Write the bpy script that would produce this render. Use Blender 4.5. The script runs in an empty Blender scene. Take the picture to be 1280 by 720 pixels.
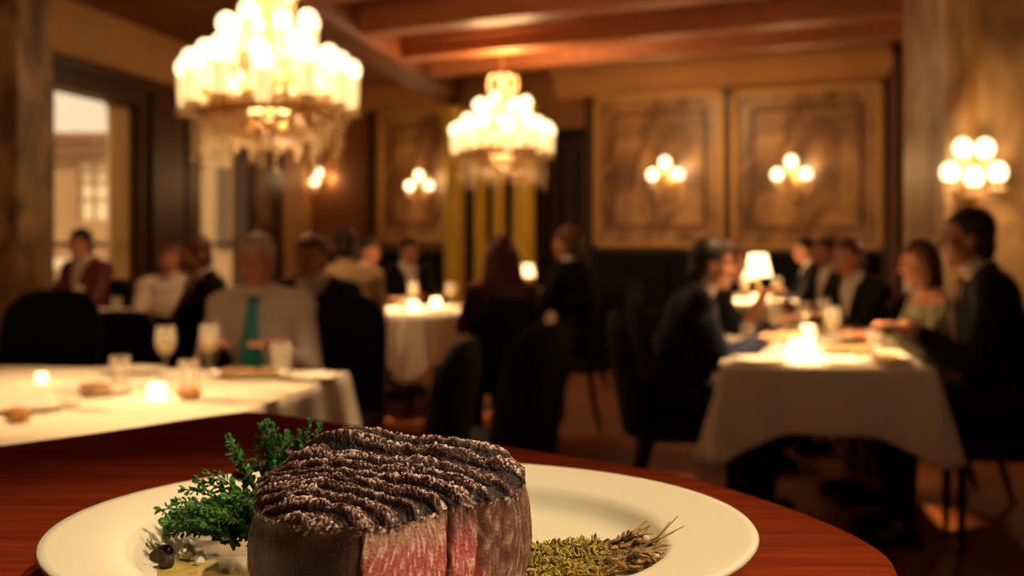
import bpy, math, random
import numpy as np
from mathutils import Vector, Matrix, noise
rnd = random.Random(7)
PI = math.pi
SC = bpy.context.scene
COL = SC.collection
F = 1580.0          # focal length in pixels of a 1280 px wide frame
ZC = 1.28           # eye height
def at(px, py, D):
    return Vector(((px-640)/F*D, D, ZC-(py-300)/F*D))
def gx(px, D): return (px-640)/F*D
DV = Vector((0.15, 0.9887, 0)).normalized()     # depth direction of the room
PV = Vector((DV.y, -DV.x, 0))                   # rightwards across the room
YAW = math.atan2(-DV.x, DV.y)                   # z rotation turning +Y onto DV

# ------------------------------------------------------------------ materials
def nt(name):
    m = bpy.data.materials.new(name); m.use_nodes = True
    n = m.node_tree.nodes; l = m.node_tree.links
    return m, n, l, n['Principled BSDF']
def mat(name, col, rough=.6, metal=0., var=.15, scale=20., bump=0., bscale=80., spec=.5, stretch=None, sheen=0., coat=0., sub=0., trans=0., ior=1.45):
    m, n, l, b = nt(name)
    tc = n.new('ShaderNodeTexCoord'); mp = n.new('ShaderNodeMapping')
    if stretch: mp.inputs['Scale'].default_value = stretch
    l.new(tc.outputs['Object'], mp.inputs[0])
    nz = n.new('ShaderNodeTexNoise'); nz.inputs['Scale'].default_value = scale; nz.inputs['Detail'].default_value = 5
    l.new(mp.outputs[0], nz.inputs['Vector'])
    r = n.new('ShaderNodeValToRGB')
    a = [max(0, c*(1-var)) for c in col]; d = [min(1, c*(1+var)) for c in col]
    r.color_ramp.elements[0].position = .3; r.color_ramp.elements[1].position = .7
    r.color_ramp.elements[0].color = (*a, 1); r.color_ramp.elements[1].color = (*d, 1)
    l.new(nz.outputs['Fac'], r.inputs[0]); l.new(r.outputs[0], b.inputs['Base Color'])
    b.inputs['Roughness'].default_value = rough; b.inputs['Metallic'].default_value = metal
    b.inputs['Specular IOR Level'].default_value = spec; b.inputs['IOR'].default_value = ior
    b.inputs['Sheen Weight'].default_value = sheen; b.inputs['Coat Weight'].default_value = coat
    b.inputs['Subsurface Weight'].default_value = sub; b.inputs['Transmission Weight'].default_value = trans
    if sub: b.inputs['Subsurface Radius'].default_value = (.01, .004, .002)
    if bump:
        bz = n.new('ShaderNodeTexNoise'); bz.inputs['Scale'].default_value = bscale; bz.inputs['Detail'].default_value = 4
        l.new(mp.outputs[0], bz.inputs['Vector'])
        bp = n.new('ShaderNodeBump'); bp.inputs['Strength'].default_value = bump; bp.inputs['Distance'].default_value = .01
        l.new(bz.outputs['Fac'], bp.inputs['Height']); l.new(bp.outputs[0], b.inputs['Normal'])
    return m
def emis(name, col, s, base=(.9, .85, .7)):
    m, n, l, b = nt(name)
    tc = n.new('ShaderNodeTexCoord'); nz = n.new('ShaderNodeTexNoise'); nz.inputs['Scale'].default_value = 30
    l.new(tc.outputs['Object'], nz.inputs['Vector'])
    mr = n.new('ShaderNodeMapRange'); mr.inputs['To Min'].default_value = s*.85; mr.inputs['To Max'].default_value = s*1.15
    l.new(nz.outputs['Fac'], mr.inputs['Value']); l.new(mr.outputs[0], b.inputs['Emission Strength'])
    b.inputs['Base Color'].default_value = (*base, 1); b.inputs['Emission Color'].default_value = (*col, 1)
    b.inputs['Roughness'].default_value = .4
    return m
def marble(name, c1, c2, scale=2.):
    m, n, l, b = nt(name)
    tc = n.new('ShaderNodeTexCoord'); mp = n.new('ShaderNodeMapping'); mp.inputs['Scale'].default_value = (1, 1, .55)
    l.new(tc.outputs['Object'], mp.inputs[0])
    nz = n.new('ShaderNodeTexNoise'); nz.inputs['Scale'].default_value = scale; nz.inputs['Detail'].default_value = 8; nz.inputs['Distortion'].default_value = 1.6
    l.new(mp.outputs[0], nz.inputs['Vector'])
    r = n.new('ShaderNodeValToRGB'); e = r.color_ramp.elements
    e[0].position = .36; e[0].color = (*c1, 1); e[1].position = .62; e[1].color = (*c2, 1)
    l.new(nz.outputs['Fac'], r.inputs[0]); l.new(r.outputs[0], b.inputs['Base Color'])
    b.inputs['Roughness'].default_value = .3
    return m

M = {}
M['cloth'] = mat('cloth', (.80, .72, .56), .85, var=.05, scale=6, bump=.15, bscale=300, sheen=.2)
M['napkin'] = mat('napkin', (.78, .70, .55), .85, var=.08, scale=30)
M['tabletop'] = mat('mahogany', (.165, .024, .007), .55, var=.32, scale=5, stretch=(2, 22, 6), bump=.03, bscale=40, spec=.0)
M['darkwood'] = mat('dark_wood', (.045, .016, .007), .4, var=.3, scale=8, stretch=(8, 8, 1))
M['midwood'] = mat('mid_wood', (.16, .055, .018), .45, var=.3, scale=6, stretch=(8, 8, 1))
M['ceiling'] = mat('ceiling_wood', (.20, .062, .020), .6, var=.25, scale=1.5)
M['beam'] = mat('beam_wood', (.42, .15, .06), .5, var=.15, scale=3, stretch=(1, 6, 6))
M['crown'] = mat('crown_paint', (.50, .25, .09), .6, var=.1, scale=2)
M['wall'] = mat('ochre_wall', (.42, .22, .075), .7, var=.12, scale=2)
M['backwall'] = mat('brown_wall', (.26, .105, .035), .7, var=.2, scale=2)
M['floor'] = mat('floor_wood', (.22, .065, .016), .65, var=.3, scale=4, stretch=(7, .8, 1), spec=.15)
M['marble'] = marble('brown_marble', (.13, .06, .025), (.60, .40, .20), 1.6)
M['marble2'] = marble('veined_stone', (.10, .06, .03), (.34, .22, .12), 2.5)
M['panel'] = marble('aged_panel', (.13, .060, .022), (.42, .23, .09), 2.6)
M['gilt'] = mat('gilt_frame', (.50, .28, .09), .45, metal=.3, var=.15)
M['goldcol'] = mat('gold_column', (.62, .40, .035), .5, metal=.15, var=.15, stretch=(1, 1, .2))
M['brass'] = mat('brass', (.75, .48, .18), .3, metal=.9, var=.1)
M['black'] = mat('black_fabric', (.006, .007, .012), .8, var=.4, scale=40, spec=.2)
M['blackleg'] = mat('black_wood', (.008, .006, .006), .5, var=.3, spec=.25)
M['creamfab'] = mat('cream_fabric', (.55, .38, .2), .8, var=.1)
M['skin'] = mat('skin', (.55, .24, .13), .55, var=.08, scale=15)
M['skin2'] = mat('skin_tan', (.42, .17, .085), .55, var=.08, scale=15)
M['lips'] = mat('lips', (.38, .10, .07), .5, var=.05)
M['eyewhite'] = mat('eye_white', (.6, .55, .5), .2, var=.03)
M['navy'] = mat('navy_suit', (.008, .011, .028), .8, var=.2, spec=.2)
M['suit'] = mat('black_suit', (.007, .007, .009), .8, var=.2, spec=.2)
M['shirt'] = mat('white_shirt', (.75, .68, .62), .8, var=.04)
M['cream'] = mat('cream_shirt', (.62, .47, .28), .8, var=.06)
M['teal'] = mat('teal_silk', (.03, .32, .30), .4, var=.3, scale=8)
M['redtie'] = mat('dark_red_tie', (.12, .02, .02), .5)
M['hair_dark'] = mat('dark_hair', (.020, .010, .006), .55, var=.4, scale=60, stretch=(1, 1, .2))
M['hair_brown'] = mat('brown_hair', (.10, .035, .015), .5, var=.4, scale=60, stretch=(1, 1, .2))
M['hair_red'] = mat('auburn_hair', (.075, .016, .008), .45, var=.4, scale=60, stretch=(1, 1, .15))
M['hair_grey'] = mat('grey_hair', (.42, .34, .28), .6, var=.3, scale=60, stretch=(1, 1, .2))
M['hair_fair'] = mat('fair_hair', (.40, .22, .09), .6, var=.3, scale=60, stretch=(1, 1, .2))
M['dress'] = marble('green_pattern_dress', (.05, .06, .03), (.50, .48, .27), 14)
M['china'] = mat('china', (.78, .70, .48), .38, var=.02, scale=3, spec=.35)
M['tchina'] = mat('table_china', (.8, .74, .6), .25, var=.03)
M['steel'] = mat('steel', (.6, .55, .48), .25, metal=1, var=.05)
M['bread'] = mat('bread', (.45, .23, .08), .7, var=.3, bump=.4)
M['food'] = mat('food', (.30, .16, .05), .6, var=.6, scale=60, bump=.4)
M['wax'] = emis('lit_candle_glass', (1, .70, .32), 3.2)
M['lamp'] = emis('lit_lamp_glass', (1, .76, .42), 2.3)
M['sleeve'] = emis('lit_candle_tube', (1, .66, .26), 1.0)
M['shade'] = emis('lit_fabric_shade', (1, .66, .30), 2.4)
M['added_downlight'] = emis('added_downlight_lens', (1, .8, .5), 4)  # glowing lens of the added ceiling lights
M['outwall'] = mat('sunlit_plaster', (.34, .20, .10), .8, var=.12, scale=2)
M['outdark'] = mat('outdoor_dark', (.05, .03, .02), .7)
M['outwhite'] = mat('outdoor_white', (.85, .76, .58), .7)
M['curtain'] = mat('curtain', (.50, .36, .22), .85, var=.15, scale=5, stretch=(10, 10, .5))
_c = M['curtain']; _n = _c.node_tree.nodes; _l = _c.node_tree.links; _t = _n.new('ShaderNodeBsdfTranslucent'); _t.inputs[0].default_value = (.9, .75, .5, 1); _x = _n.new('ShaderNodeMixShader'); _x.inputs[0].default_value = .65
_l.new(_n['Principled BSDF'].outputs[0], _x.inputs[1]); _l.new(_t.outputs[0], _x.inputs[2]); _l.new(_x.outputs[0], _n['Material Output'].inputs[0])
def glassm(name, col=(1, .93, .8), alpha=.35, rough=.08):
    m, n, l, b = nt(name)
    tr = n.new('ShaderNodeBsdfTransparent'); mx = n.new('ShaderNodeMixShader'); fr = n.new('ShaderNodeLayerWeight'); fr.inputs[0].default_value = .35
    tc = n.new('ShaderNodeTexCoord'); nz = n.new('ShaderNodeTexNoise'); nz.inputs['Scale'].default_value = 20
    l.new(tc.outputs['Object'], nz.inputs['Vector'])
    add = n.new('ShaderNodeMath'); add.operation = 'MULTIPLY_ADD'
    l.new(fr.outputs['Facing'], add.inputs[0]); add.inputs[1].default_value = .6; add.inputs[2].default_value = alpha
    ad2 = n.new('ShaderNodeMath'); ad2.operation = 'MULTIPLY_ADD'; ad2.inputs[1].default_value = .15
    l.new(nz.outputs['Fac'], ad2.inputs[0]); l.new(add.outputs[0], ad2.inputs[2])
    b.inputs['Base Color'].default_value = (*col, 1); b.inputs['Roughness'].default_value = rough
    b.inputs['Specular IOR Level'].default_value = 1
    l.new(ad2.outputs[0], mx.inputs[0]); l.new(tr.outputs[0], mx.inputs[1]); l.new(b.outputs[0], mx.inputs[2])
    l.new(mx.outputs[0], n['Material Output'].inputs[0])
    return m
M['glass'] = glassm('clear_glass', alpha=.06)
M['pane'] = glassm('window_glass', alpha=.0, col=(.6, .5, .4))
M['crystal'] = glassm('crystal', (1, .78, .5), .45, .15)
M['wine'] = mat('white_wine', (.75, .55, .15), .1, var=.05)

# ------------------------------------------------------------------ mesh helpers
class MB:
    def __init__(s): s.v = []; s.f = []; s.mi = []
    def add(s, vs, fs, T=None, mi=0):
        o = len(s.v)
        s.v += [tuple(T @ Vector(p)) if T is not None else tuple(p) for p in vs]
        s.f += [tuple(i+o for i in f) for f in fs]; s.mi += [mi]*len(fs)
        return s
    def box(s, a, b, T=None, mi=0, bev=0.):
        x0, y0, z0 = a; x1, y1, z1 = b
        if bev:
            e = bev
            # chamfered box through 24 vertices
            vs = []
            for X, sx in ((x0, 1), (x1, -1)):
                for Y, sy in ((y0, 1), (y1, -1)):
                    for Z, sz in ((z0, 1), (z1, -1)):
                        vs += [(X, Y+sy*e, Z+sz*e), (X+sx*e, Y, Z+sz*e), (X+sx*e, Y+sy*e, Z)]
            def i(a_, b_, c_, k): return (a_*4+b_*2+c_)*3+k
            fs = [(i(0,0,0,0), i(0,0,1,0), i(0,1,1,0), i(0,1,0,0)), (i(1,0,0,0), i(1,1,0,0), i(1,1,1,0), i(1,0,1,0)),
                  (i(0,0,0,1), i(1,0,0,1), i(1,0,1,1), i(0,0,1,1)), (i(0,1,0,1), i(0,1,1,1), i(1,1,1,1), i(1,1,0,1)),
                  (i(0,0,0,2), i(0,1,0,2), i(1,1,0,2), i(1,0,0,2)), (i(0,0,1,2), i(1,0,1,2), i(1,1,1,2), i(0,1,1,2))]
            for u in (0, 1):
                for w in (0, 1):
                    fs += [(i(u,w,0,0), i(u,w,1,0), i(u,w,1,1), i(u,w,0,1)), (i(u,0,w,0), i(u,1,w,0), i(u,1,w,2), i(u,0,w,2)), (i(0,u,w,1), i(1,u,w,1), i(1,u,w,2), i(0,u,w,2))]
                    for q in (0, 1): fs.append((i(u,w,q,0), i(u,w,q,1), i(u,w,q,2)))
            return s.add(vs, fs, T, mi)
        vs = [(x0,y0,z0),(x1,y0,z0),(x1,y1,z0),(x0,y1,z0),(x0,y0,z1),(x1,y0,z1),(x1,y1,z1),(x0,y1,z1)]
        return s.add(vs, [(0,3,2,1),(4,5,6,7),(0,1,5,4),(1,2,6,5),(2,3,7,6),(3,0,4,7)], T, mi)
    def lathe(s, prof, n=24, T=None, mi=0, cap=True, a0=0, wob=None):
        vs = []; fs = []
        for r, z in prof:
            for k in range(n):
                a = 2*PI*k/n
                q = r*(wob(a, z) if wob else 1)
                vs.append((q*math.cos(a), q*math.sin(a), z))
        for j in range(len(prof)-1):
            for k in range(n):
                k2 = (k+1) % n
                fs.append((j*n+k, j*n+k2, (j+1)*n+k2, (j+1)*n+k))
        if cap:
            if prof[0][0] > 1e-6: fs.append(tuple(range(n-1, -1, -1)))
            if prof[-1][0] > 1e-6: fs.append(tuple((len(prof)-1)*n+k for k in range(n)))
        return s.add(vs, fs, T, mi)
    def tube(s, pts, r, n=8, T=None, mi=0):
        pts = [Vector(p) for p in pts]
        rs = r if isinstance(r, (list, tuple)) else [r]*len(pts)
        vs = []; fs = []; up = None
        for i, p in enumerate(pts):
            t = (pts[min(i+1, len(pts)-1)]-pts[max(i-1, 0)]).normalized()
            if up is None:
                up = t.orthogonal().normalized()
            up = (up-t*up.dot(t))
            up = up.normalized() if up.length > 1e-6 else t.orthogonal().normalized()
            w = t.cross(up)
            for k in range(n):
                a = 2*PI*k/n
                vs.append(p+(up*math.cos(a)+w*math.sin(a))*rs[i])
        for j in range(len(pts)-1):
            for k in range(n):
                k2 = (k+1) % n
                fs.append((j*n+k, j*n+k2, (j+1)*n+k2, (j+1)*n+k))
        fs.append(tuple(range(n-1, -1, -1))); fs.append(tuple((len(pts)-1)*n+k for k in range(n)))
        return s.add(vs, fs, T, mi)
    def ell(s, c, r, nu=16, nv=10, T=None, mi=0):
        vs = [(c[0], c[1], c[2]-r[2])]
        for j in range(1, nv):
            ph = -PI/2+PI*j/nv
            for k in range(nu):
                a = 2*PI*k/nu
                vs.append((c[0]+r[0]*math.cos(ph)*math.cos(a), c[1]+r[1]*math.cos(ph)*math.sin(a), c[2]+r[2]*math.sin(ph)))
        vs.append((c[0], c[1], c[2]+r[2]))
        fs = []
        for k in range(nu):
            k2 = (k+1) % nu
            fs.append((0, 1+k2, 1+k)); L = 1+(nv-2)*nu
            fs.append((L+k, L+k2, len(vs)-1))
            for j in range(nv-2):
                fs.append((1+j*nu+k, 1+j*nu+k2, 1+(j+1)*nu+k2, 1+(j+1)*nu+k))
        return s.add(vs, fs, T, mi)
    def cap(s, p1, p2, r1, r2, n=12, T=None, mi=0):   # tapered capsule
        p1 = Vector(p1); p2 = Vector(p2); d = p2-p1; L = max(d.length, 1e-5); t = d/L
        pts = []; rs = []
        for k in range(5):
            a = -PI/2+PI/2*k/4
            pts.append(p1+t*r1*math.sin(a)); rs.append(max(r1*math.cos(a), r1*.05))
        for k in range(5):
            a = PI/2*k/4
            pts.append(p2+t*r2*math.sin(a)); rs.append(max(r2*math.cos(a), r2*.05))
        return s.tube(pts, rs, n, T, mi)
    def mesh(s, name, mats, smooth=True):
        me = bpy.data.meshes.new(name); me.from_pydata(s.v, [], s.f)
        for m in (mats if isinstance(mats, (list, tuple)) else [mats]): me.materials.append(m)
        me.polygons.foreach_set('material_index', s.mi)
        me.validate()
        if smooth: me.shade_smooth(); 
        return me
    def obj(s, name, mats, parent=None, smooth=True, sharp=True):
        me = s.mesh(name, mats, smooth)
        if smooth and sharp:
            try: me.set_sharp_from_angle(angle=math.radians(40))
            except Exception: pass
        o = bpy.data.objects.new(name, me); COL.objects.link(o)
        if parent: o.parent = parent
        return o
def tag(o, label=None, cat=None, group=None, kind=None):
    if label: o['label'] = label
    if cat: o['category'] = cat
    if group: o['group'] = group
    if kind: o['kind'] = kind
    return o
def thing(name, loc, rz, label, cat, group=None, sc=1.):
    o = bpy.data.objects.new(name, None); COL.objects.link(o); o.location = loc; o.rotation_euler = (0, 0, rz)
    o.scale = (sc, sc, sc); o.empty_display_size = .1
    return tag(o, label, cat, group)
def copy_tree(o, parent=None):
    c = o.copy(); COL.objects.link(c); c.parent = parent
    for ch in list(o.children): copy_tree(ch, c)
    return c
def place(proto, used, loc, rz, label, group=None, sc=None):
    o = proto if not used[0] else copy_tree(proto)
    used[0] = True
    o.location = loc; o.rotation_euler = (0, 0, rz); o['label'] = label
    if sc: o.scale = (sc, sc, sc)
    if group: o['group'] = group
    return o
def struct(mb, name, m, smooth=False):
    return tag(mb.obj(name, m, None, smooth), kind='structure')
def Tloc(x=0, y=0, z=0, rz=0, rx=0, ry=0, s=1):
    return Matrix.Translation((x, y, z)) @ Matrix.Rotation(rz, 4, 'Z') @ Matrix.Rotation(ry, 4, 'Y') @ Matrix.Rotation(rx, 4, 'X') @ Matrix.Scale(s, 4)

# ------------------------------------------------------------------ room frames
CEIL = 3.45
L0 = Vector((-4.07, 10.9, 0))
TL = Matrix.Translation(L0) @ Matrix.Rotation(YAW, 4, 'Z')        # y along the left wall, +x into the room
def tL(px):
    k = (px-640)/F
    return (k*L0.y-L0.x)/(DV.x-k*DV.y)
B0 = Vector((gx(745, 16), 16, 0)); BD = Vector((.858, -.514, 0)).normalized()
TB = Matrix.Translation(B0) @ Matrix.Rotation(math.atan2(BD.y, BD.x), 4, 'Z')   # x along the back wall, -y into the room
def sB(px):
    k = (px-640)/F
    return (k*B0.y-B0.x)/(BD.x-k*BD.y)
def zB(px, py):
    D = B0.y+BD.y*sB(px)
    return ZC-(py-300)/F*D
# corner of left and back wall
den = DV.x*(-BD.y)+DV.y*BD.x
dx, dy = B0.x-L0.x, B0.y-L0.y
TC = (dx*(-BD.y)+dy*BD.x)/den
SCn = -((L0+DV*TC)-B0).length
XR = 4.6
SE = (XR-B0.x)/BD.x + .3

# floor
fl = MB(); fl.box((-9, -3.5, -.12), (7, 22, 0)); struct(fl, 'floor', M['floor'])
ce = MB(); ce.box((-.12, -15, CEIL), (14, 12, CEIL+.15), TL); struct(ce, 'ceiling', M['ceiling'])
# left wall with openings
w1a, w1b = tL(56), tL(166)
w2a, w2b = tL(241), tL(300)
W1z, W2z = 2.62, 2.55
w = MB()
w.box((-.12, -15, 0), (0, w1a, CEIL), TL); w.box((-.12, w1b, 0), (0, w2a, CEIL), TL); w.box((-.12, w2b, 0), (0, TC+.3, CEIL), TL)
w.box((-.12, w1a, W1z), (0, w1b, CEIL), TL); w.box((-.12, w2a, W2z), (0, w2b, CEIL), TL)
w.box((-.12, w1a, 0), (0, w1b, .45), TL); w.box((-.12, w2a, 0), (0, w2b, .45), TL)
struct(w, 'wall_left', M['wall'])
def window(name, a, b, zt, fw):
    r = tag(bpy.data.objects.new(name, None), kind='structure'); COL.objects.link(r); r.matrix_world = TL
    f = MB()
    f.box((-.1, a-fw, .3), (.09, a, zt+fw)); f.box((-.1, b, .3), (.09, b+fw, zt+fw)); f.box((-.1, a-fw, zt), (.1, b+fw, zt+fw)); f.box((-.15, a-fw, .3), (.14, b+fw, .47))
    f.obj('window_frame', M['darkwood'], r, False)
    g = MB(); g.box((-.105, a, .45), (-.098, b, zt)); g.obj('pane', M['pane'], r, False)
    m = MB()
    m.box((-.125, (a+b)/2-.02, .45), (-.08, (a+b)/2+.02, 1.25)); m.box((-.125, a, 1.22), (-.08, b, 1.26))
    m.obj('glazing_bar', M['darkwood'], r, False)
window('window_1', w1a, w1b, W1z, .16)
window('window_2', w2a, w2b, W2z, .12)
# dark piers and stone pilasters of the left wall
t = MB(); t.box((0, tL(176), .0), (.14, tL(216), 2.83), TL); t.box((0, tL(40)-.02, 2.78), (.17, tL(216), 2.9), TL); struct(t, 'trim_1', M['darkwood'])
t = MB(); t.box((0, tL(306), 0), (.16, tL(322), 2.7), TL); t.box((0, tL(304), 2.6), (.2, tL(324), 2.75), TL); struct(t, 'trim_2', M['marble2'])
t = MB(); t.box((0, tL(325), 0), (.1, tL(346), 2.7), TL); t.box((0, tL(225), 0), (.1, tL(239), 2.7), TL); struct(t, 'trim_3', M['darkwood'])
t = MB(); t.box((0, tL(-12), 0), (.24, tL(33), CEIL), TL); t.box((0, tL(-16), 0), (.3, tL(36), .25), TL); struct(t, 'trim_4', M['marble2'])
t = MB(); t.box((0, tL(216.5), 0), (.05, tL(225), 2.83), TL); struct(t, 'trim_5', M['backwall'])
# curtain in window 1 right side
cu = MB(); n = 60; vs = []; fs = []
ca, cb = tL(140), tL(166)-.02
for j in range(2):
    for k in range(n+1):
        y = ca+(cb-ca)*k/n
        for zz in (0, 1):
            vs.append((-.045+.022*math.sin(k*1.05)+j*.010, y, .5+2.1*zz))
for j in range(2):
    for k in range(n):
        o = j*(n+1)*2+k*2; fs.append((o, o+2, o+3, o+1))
cu.add(vs, fs, TL); tag(cu.obj('curtain', M['curtain']), 'pale curtain hanging at the right side of the big left window', 'curtain')
cu = MB(); cu.box((-.055, ca-.05, 2.575), (-.035, cb+.01, 2.605), TL); tag(cu.obj('curtain_rod', M['brass']), 'short rod carrying the pale curtain of the left window', 'curtain rod')

# back wall
w = MB()
w.box((SCn-.3, 0, 0), (SE, .3, CEIL), TB); struct(w, 'wall_back', M['backwall'])
t = MB()   # crown moulding in steps
zc0 = 3.08
for a, b, d in ((zc0, 3.18, .06), (3.18, 3.34, .14), (3.34, 3.45, .26)):
    t.box((SCn, -d, a), (sB(562), 0, b), TB); t.box((sB(700), -d, a), (sB(1120), 0, b), TB)
struct(t, 'trim_6', M['crown'])
t = MB(); t.box((sB(466), -.1, 0), (sB(474), 0, zc0), TB); t.box((sB(566), -.1, 0), (sB(574), 0, CEIL), TB); t.box((sB(737), -.12, 0), (sB(744), 0, zc0), TB)
t.box((sB(909), -.1, 1.0), (sB(916), 0, zc0), TB); t.box((sB(1108), -.14, 0), (sB(1113), 0, zc0), TB); struct(t, 'trim_7', M['darkwood'])
t = MB(); t.box((sB(1114), -.12, 0), (sB(1126), 0, CEIL), TB); t.box((sB(1168), -.12, 0), (sB(1182), 0, CEIL), TB); struct(t, 'trim_8', M['midwood'])
t = MB(); t.box((sB(745), -.05, 0), (sB(1107), 0, 1.12), TB); t.box((sB(745), -.09, 1.08), (sB(1107), 0, 1.15), TB); t.box((SCn, -.05, 0), (sB(565), 0, 1.12), TB); struct(t, 'baseboard_back', M['darkwood'])
# doors in the back wall (dark leaves)
def door(name, p0, p1, ztop):
    r = tag(bpy.data.objects.new(name, None), kind='structure'); COL.objects.link(r); r.matrix_world = TB
    a, b = sB(p0), sB(p1); m = MB(); m.box((a, -.07, 0), (b, 0, ztop)); m.obj('door_leaf', M['blackleg'], r, False)
    f = MB(); k = (a+b)/2
    for u, v in ((a+.04, k-.03), (k+.03, b-.04)):
        for z0, z1 in ((.2, .95), (1.1, ztop-.15)):
            f.box((u, -.09, z0), (v, -.07, z0+.04)); f.box((u, -.09, z1-.04), (v, -.07, z1)); f.box((u, -.09, z0), (u+.03, -.07, z1)); f.box((v-.03, -.09, z0), (v, -.07, z1))
    f.obj('door_moulding', M['darkwood'], r, False)
    h = MB(); h.cap((k+.06, -.12, 1.0), (k+.06, -.12, 1.2), .012, .012); h.cap((k+.06, -.07, 1.02), (k+.06, -.12, 1.02), .008, .008); h.cap((k+.06, -.07, 1.18), (k+.06, -.12, 1.18), .008, .008); h.obj('door_handle', M['brass'], r)
door('door_1', 694, 736, 2.7); door('door_2', 1127, 1167, 2.7); door('door_3', 575, 690, 2.6)

# framed wall panels
def wpanel(p0, p1, py0, py1, label):
    s0, s1 = sB(p0), sB(p1); z1 = zB((p0+p1)/2, py0); z0 = zB((p0+p1)/2, py1)
    r = thing('wall_panel', TB @ Vector((s0, -.02, z0)), math.atan2(BD.y, BD.x), label, 'panel', 'framed panels on the back wall')
    W = s1-s0; H = z1-z0
    m = MB(); m.box((.05, -.03, .05), (W-.05, .015, H-.05)); m.obj('panel_field', M['panel'], r, False)
    m = MB()
    for q, th, d in ((0, .07, .075), ):
        m.box((q, -d, q), (W-q, .0, q+th)); m.box((q, -d, H-q-th), (W-q, 0, H-q)); m.box((q, -d, q), (q+th, 0, H-q)); m.box((W-q-th, -d, q), (W-q, 0, H-q))
    m.obj('frame', M['gilt'], r, False)
    m = MB(); q = .24; th = .03; d = .05
    m.box((q, -d, q), (W-q, -.03, q+th)); m.box((q, -d, H-q-th), (W-q, -.03, H-q)); m.box((q, -d, q), (q+th, -.03, H-q)); m.box((W-q-th, -d, q), (W-q, -.03, H-q))
    m.obj('inner_moulding', M['midwood'], r, False)
wpanel(746, 908, 117, 309, 'aged brown framed wall panel behind the left of the two twin wall lamps')
wpanel(917, 1106, 108, 312, 'aged brown framed wall panel at the right end of the back wall')
wpanel(476, 564, 136, 303, 'narrow framed wall panel left of the gold columns')

# gold columns
gl = ['thick gold column, leftmost under the far chandelier', 'slim gold column second from the left under the far chandelier', 'slim dull gold column third from the left under the far chandelier', 'thick yellow gold column nearest the man in profile']
for (px, wd), lb in zip(((588, 27), (620, 17), (643, 17), (673, 28)), gl):
    s = sB(px); D = B0.y+BD.y*s-.3; r = wd/F*D/2
    p = TB @ Vector((s, -.38, 0))
    th_ = thing('gold_column', (p.x, p.y, 0), 0, lb, 'column', 'gold columns under the far chandelier')
    m = MB(); m.lathe([(r*.95, .3), (r, .5), (r, 1.6), (r*.92, 2.75)], 24, wob=lambda a, z: 1+.03*math.cos(a*12)); m.obj('shaft', M['goldcol'], th_)
    m = MB(); m.lathe([(r*1.35, 0), (r*1.35, .18), (r*1.2, .2), (r*1.2, .27), (r, .3)], 24); m.obj('base', M['midwood'], th_)
    m = MB(); m.lathe([(r*.92, 2.75), (r*1.1, 2.8), (r*1.05, 2.83), (r*1.4, 2.95), (r*1.4, 3.02)], 24); m.obj('capital', M['goldcol'], th_)

# right pier and side wall
pier = MB(); xp = gx(1182, 8.4)
pier.box((xp, 8.4, 0), (xp+1.9, 9.3, CEIL)); struct(pier, 'trim_9', M['marble'])
pier = MB(); pier.box((xp-.05, 8.3, 0), (xp+1.95, 9.35, .3)); pier.box((xp-.06, 8.32, 3.2), (xp+1.95, 9.36, 3.45)); struct(pier, 'trim_10', M['midwood'])
pier = MB(); pier.box((xp+.16, 8.36, .5), (xp+.2, 8.4, 3.0)); pier.box((xp+1.3, 8.36, .5), (xp+1.34, 8.4, 3.0)); pier.box((xp+.16, 8.36, .46), (xp+1.34, 8.4, .5)); pier.box((xp+.16, 8.36, 3.0), (xp+1.34, 8.4, 3.04)); struct(pier, 'trim_11', M['gilt'])
w = MB(); w.box((XR, -3.3, 0), (XR+.2, 18, CEIL)); struct(w, 'wall_right', M['backwall'])
w = MB(); w.box((-8, -3.5, 0), (7, -3.3, CEIL)); struct(w, 'wall_front', M['backwall'])

# ceiling beams parallel to the back wall
A_L = None
lb0 = Vector((gx(492, 14), 14, 0))      # the long beam that the others run into
def isect(off):
    # point where a beam at distance off from the back wall meets the long beam
    o = TB @ Vector((0, -off, 0)); k = lb0-o
    dn = BD.x*DV.y-BD.y*DV.x
    return (k.x*DV.y-k.y*DV.x)/dn
n = 12
for off in (1.9, 3.15, 4.7, 6.3, 7.9, 9.5, 11.1):
    s0 = isect(off); s1 = (XR-B0.x-(.514*-off))/BD.x if False else 9
    o = TB @ Vector((0, -off, 0)); s1 = (XR-o.x)/BD.x
    t = MB(); t.box((s0, -off-.12, CEIL-.20), (s1, -off+.12, CEIL), TB); t.box((s0, -off-.17, CEIL-.06), (s1, -off+.17, CEIL), TB); t.box((s0, -off-.15, CEIL-.23), (s1, -off+.15, CEIL-.19), TB); struct(t, 'trim_%d' % n, M['beam']); n += 1
t = MB(); T_ = Matrix.Translation(lb0) @ Matrix.Rotation(YAW, 4, 'Z'); t.box((-.2, -14, CEIL-.28), (.2, 3.4, CEIL), T_); struct(t, 'trim_%d' % n, M['ceiling']); n += 1

# banquettes along the back wall
def banquette(p0, p1, label):
    s0, s1 = sB(p0), sB(p1); W = s1-s0
    r = thing('banquette', TB @ Vector((s0, -.02-.09, 0)), math.atan2(BD.y, BD.x), label, 'bench')
    m = MB(); m.box((0, -.62, .16), (W, -.02, .46), bev=.03); m.obj('seat', M['black'], r)
    m = MB(); k = int(W/.7)+1
    for i in range(k): m.box((W*i/k+.003, -.16, .465), (W*(i+1)/k-.003, -.0, 1.14), bev=.03)
    m.obj('backrest', M['black'], r)
    m = MB(); m.box((.02, -.58, 0), (W-.02, -.04, .16)); m.obj('plinth', M['midwood'], r, False)
banquette(748, 900, 'black bench seat against the back wall under the left large panel')
banquette(918, 1100, 'black bench seat against the back wall under the right large panel')
banquette(478, 560, 'short black bench seat under the narrow wall panel')

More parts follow.
